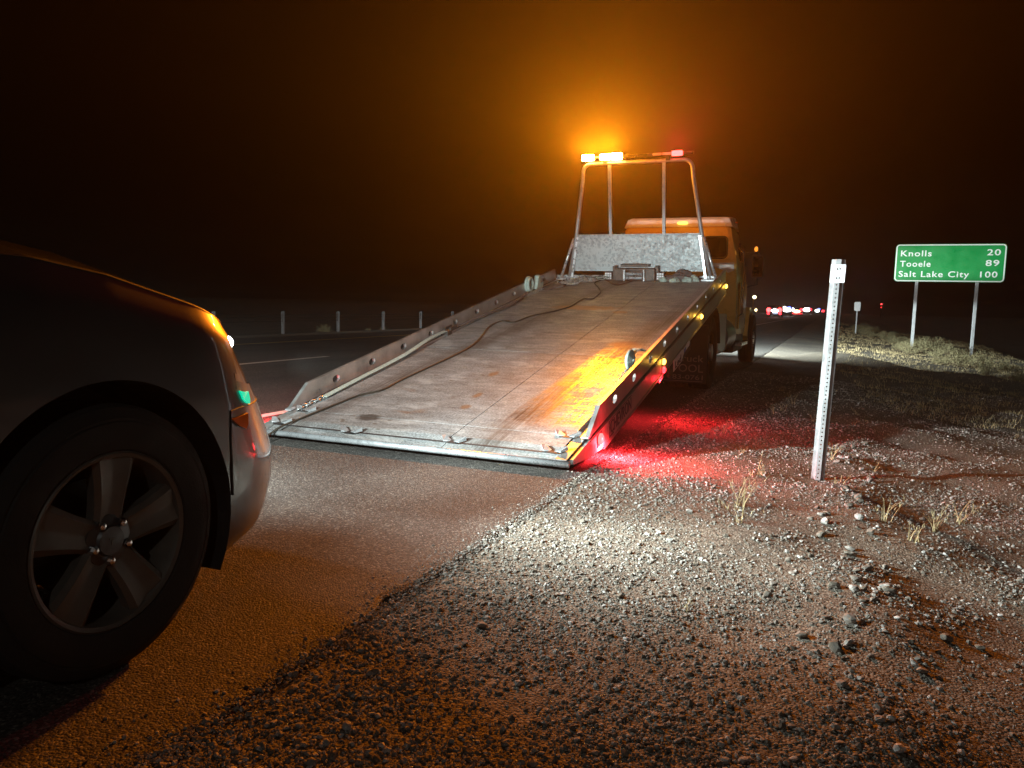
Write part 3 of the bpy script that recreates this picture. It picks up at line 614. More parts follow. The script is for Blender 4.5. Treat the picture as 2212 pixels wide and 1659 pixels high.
        part('mirror_arm', MB().tube([(cx+sgn*(cw-.02), 15.55, 2.15), (cx+sgn*(cw+.20), 15.62, 2.18), (cx+sgn*(cw+.20), 15.62, 1.55), (cx+sgn*cw, 15.55, 1.5)], .016, 8), 'black_plastic', T)
        mr = part('mirror', MB().rbox((cx+sgn*(cw+.20)-.11, 15.58, 1.68), (cx+sgn*(cw+.20)+.11, 15.68, 2.12), .05, 1), 'black_plastic', T)
        part('mirror_glass', MB().rbox((cx+sgn*(cw+.20)-.09, 15.572, 1.71), (cx+sgn*(cw+.20)+.09, 15.579, 2.09), .04, 1), 'cab_glass', mr)
        part('mirror_glint', MB().ball((cx+sgn*(cw+.16), 15.5, 2.22), (.035, .02, .05), 8), 'glow_warm_dim', mr, True)  # amber reflection at the mirror arm, imitated with emission
        part('clearance_light', MB().ball((cx+sgn*(cw-.10), 14.35, 2.60), (.03, .05, .02), 8), 'amber_plastic', T, True)
        part('cab_step', MB().box((cx+sgn*(cw+.01)-.06, 14.3, .42), (cx+sgn*(cw+.01)+.10, 15.35, .47)), 'bright_steel', T)
    # white swoosh on the back of the cab
    part('stripe', MB().prism([(cx-1.02, 1.80), (cx-1.02, 1.87), (cx+.70, 1.87), (cx+1.028, 1.885), (cx+1.03, 1.74), (cx+.93, 1.70), (cx+.80, 1.765), (cx+.70, 1.80)], 1, cy0-.012, cy0-.004), 'white_paint', cab)
    part('antenna', MB().tube([(cx-.80, 14.1, 2.3), (cx-.80, 14.1, 2.68)], .010, 6), 'bright_steel', T)
    part('exhaust', MB().tube([(cx-1.0, 13.85, .9), (cx-1.0, 13.85, 2.2), (cx-1.0, 13.75, 2.36)], .06, 14), 'chrome', T, True)
    # hood, fenders, bumper
    hoodp = MB(); hr = []
    for y, w, zt in ((15.9, 1.0, 1.66), (16.6, .93, 1.58), (17.4, .84, 1.47), (17.75, .78, 1.32), (17.86, .74, 1.05)):
        hr.append([(cx-w, y, .72), (cx-w, y, zt-.22), (cx-w+.10, y, zt-.05), (cx-w*.5, y, zt), (cx+w*.5, y, zt), (cx+w-.10, y, zt-.05), (cx+w, y, zt-.22), (cx+w, y, .72)])
    for r8 in hr: hoodp.v += [Vector(p) for p in r8]
    for k in range(4):
        for q in range(7): hoodp.f.append([k*8+q, k*8+q+1, k*8+9+q, k*8+8+q])
    hoodp.f += [list(range(8)), list(range(32, 40))]
    part('hood', hoodp, 'orange_paint', T, 40)
    part('grille', MB().box((cx-.5, 17.86, .78), (cx+.5, 17.90, 1.28)), 'chrome', T)
    part('windshield', MB().prism([(15.28, 2.5), (15.92, 1.68), (15.96, 1.70), (15.33, 2.52)], 0, cx-.9, cx+.9), 'cab_glass', T)
    part('bumper', MB().rbox((cx-1.12, 17.75, .42), (cx+1.12, 18.0, .76), .05, 0), 'chrome', T)
    for sgn in (-1, 1):
        a1 = [(16.5+.66*math.cos(R(a)), .50+.62*math.sin(R(a))) for a in range(-5, 186, 15)]; a2 = [(16.5+.57*math.cos(R(a)), .50+.55*math.sin(R(a))) for a in range(185, -6, -15)]
        part('front_fender', MB().prism(a1+a2, 0, cx+sgn*.72, cx+sgn*1.14), 'orange_paint', T, bev=.02)
        part('headlight', MB().rbox((cx+sgn*.80-.13, 17.55, .86), (cx+sgn*.80+.13, 17.93, 1.10), .05, 1), 'glow_white', T)
        optics(lamp('headlight_lamp', 'POINT', (cx+sgn*.80, 18.02, .98), WHITE, TRUCK_HEAD_W, T, .06), [(-60, .05), (-25, .35), (-8, 1.0), (-1, .9), (1.3, .85), (2.2, .10), (4.0, .14), (5.6, .8), (9, .7), (11, .05), (20, 0)], [(.05, 0), (.35, .10), (.7, .28), (.93, 1.0)])
        part('fender_light', MB().ball((cx+sgn*1.16, 16.75, 1.33), (.04, .06, .035), 8), 'glow_warm', T, True)
        part('fender_light_stalk', MB().tube([(cx+sgn*1.15, 16.75, 1.31), (cx+sgn*1.14, 16.75, 1.0)], .012, 6), 'chrome', T)
    return T
truck = tow_truck()

# ------------------------------------------------------------------ the car that waits to be loaded
def suv():
    ax, ay = -2.73, 1.52                                     # car centre line, front axle
    car = thing('car', (ax, ay-1.4, 0), 'dark grey car in the left foreground facing the tilted tow bed', 'car')
    def P(t, s, z): return Vector((ax+t, ay+s, z))
    lv = [(.19, .88, .87), (.24, 1.02, .90), (.31, 1.06, .915), (.40, 1.09, .925), (.50, 1.085, .93), (.58, 1.04, .93), (.68, .97, .932), (.80, .87, .93), (.88, .79, .925), (.94, .72, .90)]
    zk = np.array([a[0] for a in lv]); Sk = [a[1] for a in lv]; Hk = [a[2] for a in lv]
    def zs(s): return float(np.interp(s, [-3.9, -3.0, -1.0, -.2, .02, .33, .48, .6, .72], [1.05, 1.15, 1.18, 1.155, 1.12, 1.04, .99, .957, .94]))
    tau = np.linspace(0, 1, 34); NZ = len(tau)
    sq = np.unique(np.concatenate([np.linspace(-3.55, -.7, 24), np.linspace(-.7, .3, 44)])); na = 40
    rows = []
    for t in tau:
        z0 = .19+.75*t; S = float(np.interp(z0, zk, Sk)); Hh = float(np.interp(z0, zk, Hk)); ln = []
        rear = 3.95-.25*abs(t-.5)
        for k in range(9):
            a = R(90*k/8); ln.append((Hh*(math.sin(a)**.7), -rear+(rear-3.55)*(1-math.cos(a)**.7)))
        for s in sq[1:]: ln.append((Hh, s))
        for k in range(1, na+1):
            a = R(90*k/na); ln.append((Hh*max(0, math.cos(a))**(2/2.6), .3+(S-.3)*math.sin(a)**(2/2.6)))
        rows.append([(p[0], p[1], .19+(zs(p[1])-.19)*t) for p in ln])
    NQ = len(rows[0])
    AR, AZ = .45, .385
    def arch_axle(s): return 0.0 if s > -1.4 else -2.80
    def inside(p): return p[2] > 0 and math.hypot(p[1]-arch_axle(p[1]), p[2]-AZ) < AR and p[0] > .6
    groups = {'body': MB(), 'bumper': MB(), 'headlight': MB()}
    for sg in (1, -1):
        idx = {}; rem = set(); keep = set()
        for i in range(NZ-1):
            for j in range(NQ-1):
                q = [(i, j), (i, j+1), (i+1, j+1), (i+1, j)]
                c = [sum(rows[a][b][k] for a, b in q)/4 for k in range(3)]
                (rem if inside(c) else keep).update(q)
        edge = rem & keep
        for i in range(NZ-1):
            for j in range(NQ-1):
                q = [(i, j), (i, j+1), (i+1, j+1), (i+1, j)]; pp = [rows[a][b] for a, b in q]
                c = [sum(p[k] for p in pp)/4 for k in range(3)]
                if inside(c): continue
                zf = .19+.75*(tau[i]+tau[i+1])/2
                g = 'headlight' if (.755 < zf < .90 and c[1] > .50 and c[0] > .35) else ('bumper' if (c[1] > .44 and zf < .70) else 'body')
                mb = groups[g]; f = []
                for (a, b), p in zip(q, pp):
                    key = (g, a, b)
                    if key not in idx:
                        if (a, b) in edge:
                            x0 = arch_axle(p[1]); dd = math.hypot(p[1]-x0, p[2]-AZ); p = (p[0], x0+(p[1]-x0)*AR/dd, AZ+(p[2]-AZ)*AR/dd)
                        off = -.006 if g == 'headlight' else 0
                        idx[key] = len(mb.v); mb.v.append(P(sg*(p[0]+off), p[1]+off, p[2]))
                    f.append(idx[key])
                mb.f.append(f)
    part('body', groups['body'], 'car_paint', car, True)
    part('bumper', groups['bumper'], 'car_paint', car, True)
    part('headlight_lens', groups['headlight'], 'lens_clear', car, True)
    # hood / upper surface: from the shoulder line to the middle
    top = rows[-1]; kap = [1.0, .965, .90, .78, .6, .4, .2, 0.0]
    hood, cowl = MB(), MB()
    for sg in (1, -1):
        for mb, lo, hi in ((hood, -1.05, 9), (cowl, -9, -1.05)):
            js = [j for j in range(NQ) if lo <= top[j][1] < hi]; o = len(mb.v)
            for j in js:
                t, s, z = top[j]
                for k in kap:
                    fade = min(1.0, max(0.0, (.72-s)/.5))
                    cr = (.075*fade)*(1-k**3.2)+.018*fade*math.exp(-((k-.80)/.09)**2)
                    gap = .012 if (mb is hood and k == 1.0) else 0.0
                    mb.v.append(P(sg*(t-gap)*k if k < 1 else sg*(t-gap), s, z+cr+(.002 if mb is hood else 0)))
            n = len(kap)
            for a in range(len(js)-1):
                for b in range(n-1): mb.f.append([o+a*n+b, o+a*n+b+1, o+(a+1)*n+b+1, o+(a+1)*n+b])
    part('hood', hood, 'car_paint', car, True); part('deck_panel', cowl, 'car_paint', car, True)
    # cabin behind the hood (outside the picture, but it casts the car's shadow)
    cab = MB(); rr = []
    for s, w, z in ((-.95, .78, 1.14), (-1.7, .66, 1.66), (-2.4, .66, 1.72), (-3.3, .64, 1.66), (-3.75, .74, 1.12)):
        rr.append([P(-.86, s, 1.13), P(-w-.02, s, z-.06), P(-w+.08, s, z), P(w-.08, s, z), P(w+.02, s, z-.06), P(.86, s, 1.13)])
    for r6 in rr: cab.v += r6
    for k in range(4):
        for q in range(5): cab.f.append([k*6+q, k*6+q+1, k*6+7+q, k*6+6+q])
    part('cabin', cab, 'cab_glass', car, 30)
    part('roof', MB().rbox((ax-.66, ay-3.3, 1.705), (ax+.66, ay-1.7, 1.745), .15, 2), 'car_paint', car)
    part('underbody', MB().box((ax-.62, ay-3.6, .21), (ax+.62, ay+.55, .30)), 'black_plastic', car)
    part('grille', MB().box((ax-.45, ay+.95, .40), (ax+.45, ay+1.095, .55)), 'black_plastic', car)
    # wheels
    ty = make_mesh('tyre', MB().lathe([(.244, -.10), (.258, -.118), (.30, -.128), (.345, -.122), (.374, -.105), (.383, -.075), (.384, -.06), (.374, -.055), (.374, -.045), (.384, -.04), (.386, 0), (.384, .04), (.374, .045), (.374, .055), (.384, .06), (.383, .075), (.374, .105), (.345, .122), (.338, .121), (.335, .126), (.325, .127), (.30, .128), (.258, .118), (.244, .10)], 72), 'tyre', smooth=35)
    rimb = MB().lathe([(.248, .10), (.253, .112), (.247, .118), (.236, .112), (.228, .09), (.220, .02), (.216, -.08), (.244, -.10)], 64)
    ri = make_mesh('rim', rimb, 'car_alloy', smooth=35)
    sp = MB(); ns = 9
    for k in range(5):
        a0 = 2*math.pi*k/5+R(94); ca, sa = math.cos(a0), math.sin(a0)
        prof = []
        for q in range(ns):
            f = q/(ns-1); r = .03+.205*f
            hw = .036+.036*f**1.3+.012*(1-f)**3; xo = .088+.018*math.sin(f*math.pi*.55)
            prof.append((r, hw, xo))
        ring_ = []
        for r, hw, xo in prof:
            for dy, dx in ((-hw, -.035), (-hw, -.006), (-hw*.72, .004), (-.006, -.006), (.006, -.006), (hw*.72, .004), (hw, -.006), (hw, -.035)):
                ring_.append((xo+dx, r*ca-dy*sa, r*sa+dy*ca))
        fs = [(i*8+j, i*8+(j+1) % 8, (i+1)*8+(j+1) % 8, (i+1)*8+j) for i in range(ns-1) for j in range(8)]
        sp.add(ring_, fs+[tuple(range(8)), tuple(range((ns-1)*8, ns*8))])
    spm = make_mesh('spoke_set', sp, 'car_alloy', smooth=35)
    hubm = make_mesh('hub', MB().lathe([(.075, .05), (.072, .092), (.045, .098), (.04, .106), (0, .108)], 32), 'dark_alloy', smooth=30)
    nutm = make_mesh('lug_nut', MB().lathe([(.014, .06), (.014, .104), (.010, .112), (0, .114)], 6), 'chrome', smooth=20)
    discm = make_mesh('brake_disc', MB().lathe([(.06, -.02), (.165, -.02), (.165, .005), (.06, .005)], 40), 'chassis', smooth=30)
    for (t, s, sg) in ((.81, 0, 1), (-.81, 0, -1), (.81, -2.8, 1), (-.81, -2.8, -1)):
        w = link('wheel', discm, car, P(t, s, .384)-ORG[car]); w.rotation_euler = (R(-8)*sg, 0, 0 if sg > 0 else math.pi)
        for nm, mm in (('tyre', ty), ('rim', ri), ('spoke_set', spm), ('hub', hubm)): link(nm, mm, w)
        for k in range(5):
            a = 2*math.pi*(k+.5)/5+R(94); link('lug_nut', nutm, w, (0, .057*math.cos(a), .057*math.sin(a)))
        link('cap_emblem', make_mesh('cap_emblem', MB().box((.106, -.011, .004), (.109, .011, .008)).box((.106, -.003, -.011), (.109, .003, .004)), 'car_alloy'), w)
        part('brake_caliper', MB().rbox((ax+t-.05 if t > 0 else ax+t-.02, ay+s-.19, .34), (ax+t+.02 if t > 0 else ax+t+.05, ay+s-.10, .50), .02, 0), 'chassis', car)
        arc = [(s+AR*1.005*math.cos(R(a)), AZ+AR*1.005*math.sin(R(a))) for a in range(-28, 209, 8)]
        ln = MB(); n = len(arc)
        for x in (sg*.928, sg*.55): ln.v += [P(x, p[0], p[1]) for p in arc]
        for k in range(n-1): ln.f.append([k, k+1, n+k+1, n+k])
        ln.add([P(sg*.55, p[0], p[1]) for p in arc], [tuple(range(n))])
        part('wheel_liner', ln, 'black_plastic', car)
    # lit headlamps, side marker, dull turn lens
    def skin(sv, z, off):
        S = float(np.interp(z, zk, Sk)); Hh = float(np.interp(z, zk, Hk)); q = max(0, (sv-.3)/(S-.3))
        return Hh*(1-q**2.6)**(1/2.6)+off
    for sg in (1, -1):
        part('hood_seam', MB().tube([P(sg*(q[0]-.004), q[1], q[2]+.001) for q in top if -1.05 < q[1] < .66], .005, 5), 'black_plastic', car)
        seam = [(.47, .41), (.462, .50), (.458, .60), (.46, .695)]+[(.46+.06*k, .70) for k in range(1, 8)]
        part('bumper_seam', MB().tube([P(sg*skin(a, b_, .001), a, b_) for a, b_ in seam], .004, 5), 'black_plastic', car)
        lens = [(.50, .765), (.50, .83), (.505, .895)]+[(.505+.035*k, .90) for k in range(1, 7)]
        part('lens_seam', MB().tube([P(sg*skin(a, b_, .0), a, b_) for a, b_ in lens], .004, 5), 'black_plastic', car)
        for nm, mt, poly in (('side_marker', 'glow_teal', [(.515, .757), (.555, .748), (.585, .747), (.59, .722), (.583, .704), (.555, .712), (.535, .725)]), ('turn_lens', 'amber_plastic', [(.46, .668), (.56, .676), (.556, .64), (.54, .624), (.50, .640)])):
            mb = MB(); n = len(poly)
            mb.add([P(sg*skin(q[0], q[1], .010), q[0], q[1]) for q in poly]+[P(sg*skin(q[0], q[1], -.02), q[0], q[1]) for q in poly], [tuple(range(n))]+[(k, (k+1) % n, n+(k+1) % n, n+k) for k in range(n)])
            part(nm, mb, mt, car)
    for sg in (1, -1):
        part('headlamp', MB().ball(P(sg*.70, .66, .905), (.05, .035, .032), 12), 'glow_white', car, True)
        optics(lamp('headlight_lamp', 'POINT', P(sg*.60, 1.15, .80), WHITE, CAR_HEAD_W*(1.05 if sg > 0 else 2.8), car, .05), [(-60, .0), (-45, .02), (-30, .12), (-20, .3), (-8, .85), (-3, 1.0), (9.8, .7), (11.5, .2), (18, .01)] if sg < 0 else [(-80, .0), (-60, .03), (-45, .12), (-36, .36), (-28, .72), (-20, .6), (-12, .48), (-5, .9), (0, 1.0), (4, .95), (9.8, .72), (11.5, .2), (18, .01)], [(-.5, 0), (-.2, .12), (.05, .4), (.25, .8), (.42, 1.0), (.54, .95), (.64, .42), (.75, .17), (.88, .19), (.96, .6), (1.0, .72)] if sg > 0 else [(-.2, 0), (.1, .1), (.4, .4), (.6, .9), (.75, 1.0), (.9, .6), (.96, .28), (1.0, .32)])
    return car
car = suv()

# ------------------------------------------------------------------ loose things lying on the tow bed
def ribbon(path, width, thick=.006, wav=0):
    mb = MB(); vs = []
    for k, (u, v, w) in enumerate(path):
        a = path[max(k-1, 0)]; b = path[min(k+1, len(path)-1)]; d = Vector((b[0]-a[0], b[1]-a[1], 0)).normalized(); n = Vector((-d.y, d.x, 0))*width/2
        for sg, h in ((1, 0), (-1, 0), (-1, thick), (1, thick)): vs.append((u+n.x*sg, v+n.y*sg, w+h))
    m = len(path); fs = [(k*4+q, k*4+(q+1) % 4, k*4+4+(q+1) % 4, k*4+4+q) for k in range(m-1) for q in range(4)]
    return mb.add(vs, fs+[(0, 1, 2, 3), tuple(range(4*m-4, 4*m))])
def smooth_path(pts, n=6):
    out = []
    P = [np.array(pts[0])]+[np.array(p) for p in pts]+[np.array(pts[-1])]
    for i in range(1, len(P)-2):
        for k in range(n):
            t = k/n; a, b, c, d = P[i-1], P[i], P[i+1], P[i+2]
            out.append(tuple(.5*((2*b)+(-a+c)*t+(2*a-5*b+4*c-d)*t*t+(-a+3*b-3*c+d)*t**3)))
    out.append(tuple(pts[-1])); return out
def link_ring(c, ang, tilt, L=.030, r=.006):
    pts = []
    for k in range(10):
        a = 2*math.pi*k/10; x = L*math.cos(a)*1.25; y = L*.62*math.sin(a)
        p = Vector((x, y*math.cos(tilt), y*math.sin(tilt))); p.rotate(Matrix.Rotation(ang, 3, 'Z')); pts.append(Vector(c)+p)
    return MB().tube(pts, r, 5, closed=True)
def chain_run(mb, path, step=.052):
    P = [Vector(p) for p in path]; k = 0; acc = 0.0
    for a, b in zip(P, P[1:]):
        d = b-a; L = d.length; q = 0.0
        while q < L:
            c = a+d*(q/L); t = link_ring(c, math.atan2(d.y, d.x), (k % 2)*math.pi/2+.35); mb.add(t.v, t.f); k += 1; q += step
def bed_things():
    cab = [(6.49, -.02), (6.26, -.08), (6.15, -.13), (6.22, -.22), (6.45, -.36), (6.58, -.46), (6.47, -.50), (6.27, -.51), (5.95, -.36), (5.60, -.22), (5.35, -.19), (5.12, -.18), (5.10, -.25), (5.12, -.30), (4.9, -.31), (4.61, -.31), (4.3, -.42), (4.0, -.60), (3.66, -.67), (3.70, -.84), (3.41, -.87), (2.9, -.74), (2.5, -.67), (2.1, -.68), (1.6, -.73), (1.25, -.76), (.97, -.77), (.80, -.88), (.56, -.93), (.17, -1.0), (-.02, -1.03)]
    pts = [(u, v, .011) for u, v in cab]; pts += [(-.12, -1.05, -.01)]
    path = [B(*p) for p in smooth_path(pts, 5)]
    path += [Vector((-3.75, 4.35, .03)), Vector((-3.55, 3.9, .05)), Vector((-3.2, 3.3, .16)), Vector((-3.0, 2.62, .30))]
    solo('winch_cable', MB().tube(path, .0085, 6), 'cable_wire', B(0, -1.0, 0), 'dark wire winch cable snaking down the tilted tow bed towards the car', 'cable', smooth=True)
    # strap along the left rail
    st = thing('tie_down_strap', B(.7, -1.13, 0), 'long pale tie down strap lying along the inside of the left bed rail', 'strap')
    sp = smooth_path([(.66, -1.135, .02), (1.2, -1.13, .03), (1.6, -1.125, .035), (2.0, -1.115, .05), (2.55, -1.17, .06), (2.94, -1.19, .05)], 5)
    part('webbing', ribbon(sp, .055), 'webbing', st, xf=B)
    mb = MB(); chain_run(mb, [(.36, -1.15, .02), (.66, -1.14, .02)]); part('chain', mb, 'chain_steel', st, True, xf=B)
    mb = MB().box((2.92, -1.24, .005), (3.02, -1.15, .05)).tube([(3.0, -1.19, .03), (3.1, -1.19, .06), (3.2, -1.19, .03)], .014, 6).box((3.0, -1.235, .04), (3.16, -1.22, .075)).box((3.0, -1.165, .04), (3.16, -1.15, .075))
    part('ratchet', mb, 'winch_steel', st, xf=B)
    st2 = thing('tie_down_strap', B(4.2, -1.12, 0), 'second strap further up the left bed rail ending in a pale coil', 'strap')
    sp = smooth_path([(3.25, -1.18, .04), (3.9, -1.12, .05), (4.5, -1.08, .03), (5.05, -1.14, .03), (5.4, -1.20, .03)], 5)
    part('webbing', ribbon(sp, .05), 'dark_cloth', st2, xf=B)
    mb = MB()
    for k in range(2): mb.tube([(5.52+.10*math.cos(R(a))*(1-.12*k), -1.235+.03*k, .115+.095*math.sin(R(a))*(1-.12*k)) for a in range(0, 360, 24)], .022, 6, closed=True)
    part('coil', mb, 'webbing', st2, True, xf=B)
    mb = MB().prism([(5.62, .03), (5.72, .20), (5.78, .21), (5.80, .07), (5.90, .09), (5.88, .02)], 1, -1.22, -1.15); part('hook', mb, 'webbing', st2, xf=B, bev=.008)
    mb = MB(); chain_run(mb, [(5.1, -1.15, .02), (5.5, -1.12, .02), (5.75, -1.1, .02)]); part('chain', mb, 'chain_steel', st2, True, xf=B)
    # pale roll of strap tucked against the right rail
    rl = thing('strap_roll', B(2.0, 1.12, 0), 'rolled pale green strap with chain tucked inside the right bed rail', 'strap')
    mb = MB()
    for k in range(5):
        rad = .085-.013*k; mb.tube([(2.0+rad*1.2*math.cos(R(a))+.02*math.sin(R(a*2)), 1.13+.006*k, .09+rad*math.sin(R(a))) for a in range(0, 360, 20)], .016, 6, closed=True)
    part('webbing', mb, 'webbing', rl, True, xf=B)
    part('webbing_tail', ribbon(smooth_path([(2.08, 1.12, .13), (2.2, 1.15, .15), (2.32, 1.18, .10), (2.6, 1.20, .03), (3.0, 1.20, .03)], 4), .07), 'webbing', rl, xf=B)
    mb = MB(); chain_run(mb, [(1.93, 1.12, .03), (1.72, 1.14, .02), (1.52, 1.15, .015)]); part('chain', mb, 'chain_steel', rl, True, xf=B)
    # heaps at the front of the bed
    cp = thing('chain_pile', B(6.3, -.9, 0), 'heap of pale chain at the left foot of the headache rack', 'chain')
    rnd = random.Random(3); mb = MB()
    for k in range(150):
        f = rnd.random(); u = 6.02+.55*f+rnd.gauss(0, .03); v = -.98+.40*f+rnd.gauss(0, .06); h = max(.01, .06*(1-abs(v+.8)*2)*rnd.random()+.012)
        t = link_ring((u, v, h), rnd.uniform(0, 3.1), rnd.uniform(0, 1.5), .028, .007); mb.add(t.v, t.f)
    part('links', mb, 'chain_steel', cp, True, xf=B)
    cl = thing('work_rags', B(6.6, .65, 0), 'crumpled dark cloth and pale gloves beside the winch at the right', 'rags')
    def lump(c, rad, seed, n=14):
        r2 = random.Random(seed); ph = [r2.uniform(0, 6) for _ in range(6)]; mb = MB().ball((0, 0, 0), 1, n)
        for p in mb.v:
            k = 1+.22*math.sin(3*p.x+ph[0]+2*p.y)+.18*math.sin(5*p.y+ph[1]+3*p.z)+.10*math.sin(9*p.x+7*p.z+ph[2])
            p.x, p.y, p.z = c[0]+p.x*rad[0]*k, c[1]+p.y*rad[1]*k, max(.004, c[2]+p.z*rad[2]*k)
        return mb
    part('cloth', lump((6.62, .66, .03), (.10, .20, .11), 2), 'dark_cloth', cl, 40, xf=B)
    for i, (u, v, s) in enumerate(((6.52, .44, .05), (6.48, .60, .05), (6.50, .78, .055), (6.56, .86, .06))):
        part('glove', lump((u, v, .02), (s, s*1.3, s*.9), 5+i), 'webbing', cl, 40, xf=B)
    gr = thing('strap_heap', B(6.5, -.55, 0), 'tangled brown straps between the chain heap and the winch', 'strap')
    for i in range(5):
        r2 = random.Random(20+i)
        pth = smooth_path([(6.45+r2.uniform(-.08, .12), -.75+.09*k+r2.uniform(-.03, .03), .015+r2.uniform(0, .06)) for k in range(5)], 4)
        part('webbing', ribbon(pth, .03), 'dark_cloth' if i % 2 else 'webbing', gr, xf=B)
    sp2 = thing('dark_hose', B(6.0, -1.0, 0), 'flat dark rubber mat against the upper left bed rail', 'mat')
    sp2.name = 'rubber_mat'
    part('sheet', lump((6.0, -1.02, .012), (.34, .14, .035), 31), 'dark_cloth', sp2, 40, xf=B)
bed_things()

# ------------------------------------------------------------------ delineator post on the shoulder
def delineator():
    x, y = 0.0, 5.60; z0 = float(gz(x, y))-.03
    t = thing('delineator_post', (x, y, z0), 'perforated steel delineator post with white reflector plate on the gravel shoulder', 'marker post')
    H = 1.53; hs = [0.05+.0285*k for k in range(51)]; lean = (.028, .05)
    # web and flanges drawn along z: u=z, v=depth, w=across
    web = MB().holed(0, H, -.016, .016, hs, .0048, .0048, 0, .004)
    fl = MB()
    for sg in (-1, 1):
        pr = [(sg*.016, 0), (sg*.024, .024), (sg*.043, .026), (sg*.043, .030), (sg*.021, .028), (sg*.016, .004)]
        vs = []
        for h in (0, H): vs += [(h, p[1], p[0]) for p in pr]
        fl.add(vs, [(k, (k+1) % 6, (k+1) % 6+6, k+6) for k in range(6)]+[tuple(range(6)), tuple(range(6, 12))])
    ROT = Matrix.Rotation(R(2), 3, 'Z')
    def X(u, v, w):
        p = ROT @ Vector((w, v, 0)); return Vector((x+p.x+lean[0]*u, y+p.y+lean[1]*u*0, z0+u))
    part('web', web, 'post_steel', t, xf=X); part('flanges', fl, 'post_steel', t, xf=X)
    pl = part('reflector_plate', MB().box((H-.155, -.012, -.046), (H-.035, -.006, .046)), 'reflector_white', t, xf=X)
    for h in (H-.065, H-.125): part('bolt', MB().lathe([(.010, 0), (.010, .006), (0, .008)], 10, 'y', (h, -.019, 0.0)), 'post_steel', pl, xf=X)
delineator()

# ------------------------------------------------------------------ distance sign
def mile_sign():
    Y = 32.0; x0, x1, zb, zt = 2.16, 5.68, 2.24, 3.60
    s = thing('road_sign', (3.9, Y, float(gz(3.9, Y))), 'green highway distance sign reading Knolls Tooele and Salt Lake City on two posts', 'road sign')
    pn = part('panel', MB().rbox((x0, Y-.012, zb), (x1, Y+.012, zt), .13, 1), 'sign_green', s)
    outer = MB(); r = .13
    def rr(a, b, c, d, rad):
        pts = []
        for cx_, cz, a0 in ((b-rad, d-rad, 0), (a+rad, d-rad, 90), (a+rad, c+rad, 180), (b-rad, c+rad, 270)):
            for k in range(6): t = R(a0+18*k); pts.append((cx_+rad*math.cos(t), cz+rad*math.sin(t)))
        return pts
    A = rr(x0+.012, x1-.012, zb+.012, zt-.012, .12); Bq = rr(x0+.052, x1-.052, zb+.052, zt-.052, .085); n = len(A)
    outer.add([(p[0], Y-.016, p[1]) for p in A]+[(p[0], Y-.016, p[1]) for p in Bq], [(k, (k+1) % n, n+(k+1) % n, n+k) for k in range(n)])
    part('border', outer, 'sign_white', pn)
    k = (x1-x0)/965.0
    def px(a): return x0+(a-1117)*k
    def pz(b): return zt-(b-128)*(zt-zb)/318.0
    for body, a, b, base in (('Knolls', 1165, 1440, 230), ('Tooele', 1163, 1438, 318), ('Salt Lake City', 1157, 1780, 405), ('20', 1918, 2033, 222), ('89', 1912, 2027, 310), ('100', 1874, 2020, 405)):
        mb = text_mb(body, (b-a)*k, .30, .002, .004, space=1.14); mb.v = [Vector((px(a)+p.x, Y-.017-p.z, pz(base)+p.y)) for p in mb.v]
        part('lettering', mb, 'sign_white', pn)
    for xp in (2.93, 4.86):
        zg = float(gz(xp, Y)); part('post', MB().box((xp-.055, Y+.02, zg-.1), (xp+.055, Y+.10, zt-.15)), 'post_steel', s, bev=.01)
mile_sign()
def small_sign():
    Y = 48.0; x = 1.49; zg = float(gz(x, Y))
    s = thing('milepost_sign', (x, Y, zg), 'small bright white marker sign on a thin post far down the embankment', 'road sign')
    part('plate', MB().rbox((x-.16, Y-.01, 1.15), (x+.16, Y+.01, 1.65), .05, 1), 'reflector_white', s)
    part('post', MB().box((x-.03, Y+.012, zg-.1), (x+.03, Y+.05, 1.6)), 'post_steel', s)
small_sign()
def mast():
    x, y = 22.6, 400.0; z = float(gz(x, y))
    s = thing('radio_mast', (x, y, z), 'far dark mast with two small red lights right of the road', 'mast')
    part('pole', MB().tube([(x, y, z), (x, y, 12.2)], [.14, .05], 8), 'far_dark', s)
    part('warning_light', MB().ball((x, y-.3, 5.13), .34, 8), 'glow_red', s, True); part('warning_light', MB().ball((x, y-.3, 3.62), .22, 8), 'glow_red_small', s, True)
mast()

# ------------------------------------------------------------------ cable barrier on the median
def barrier():
    X = -14.75
    b = thing('cable_barrier', (X, 20, 0), 'cable barrier of short pale posts and thin wires along the median', 'barrier')
    pm = make_mesh('post', MB().box((-.04, -.025, -.05), (.04, .025, .34)).box((-.04, -.025, .34), (-.026, .025, .645)).box((.026, -.025, .34), (.04, .025, .645)).box((-.027, -.02, .44), (.027, .02, .465)).box((-.027, -.02, .62), (.027, .02, .64)), 'post_steel')
    y = 4.6
    while y < 95:
        link('post', pm, b, Vector((X, y, float(gz(X, y))))-ORG[b]); y += 2.75
    for z in (.40, .50, .585): part('cable', MB().tube([(X, 4, z), (X, 30, z-.004), (X, 60, z), (X, 96, z)], .006, 5), 'cable_wire', b)
barrier()

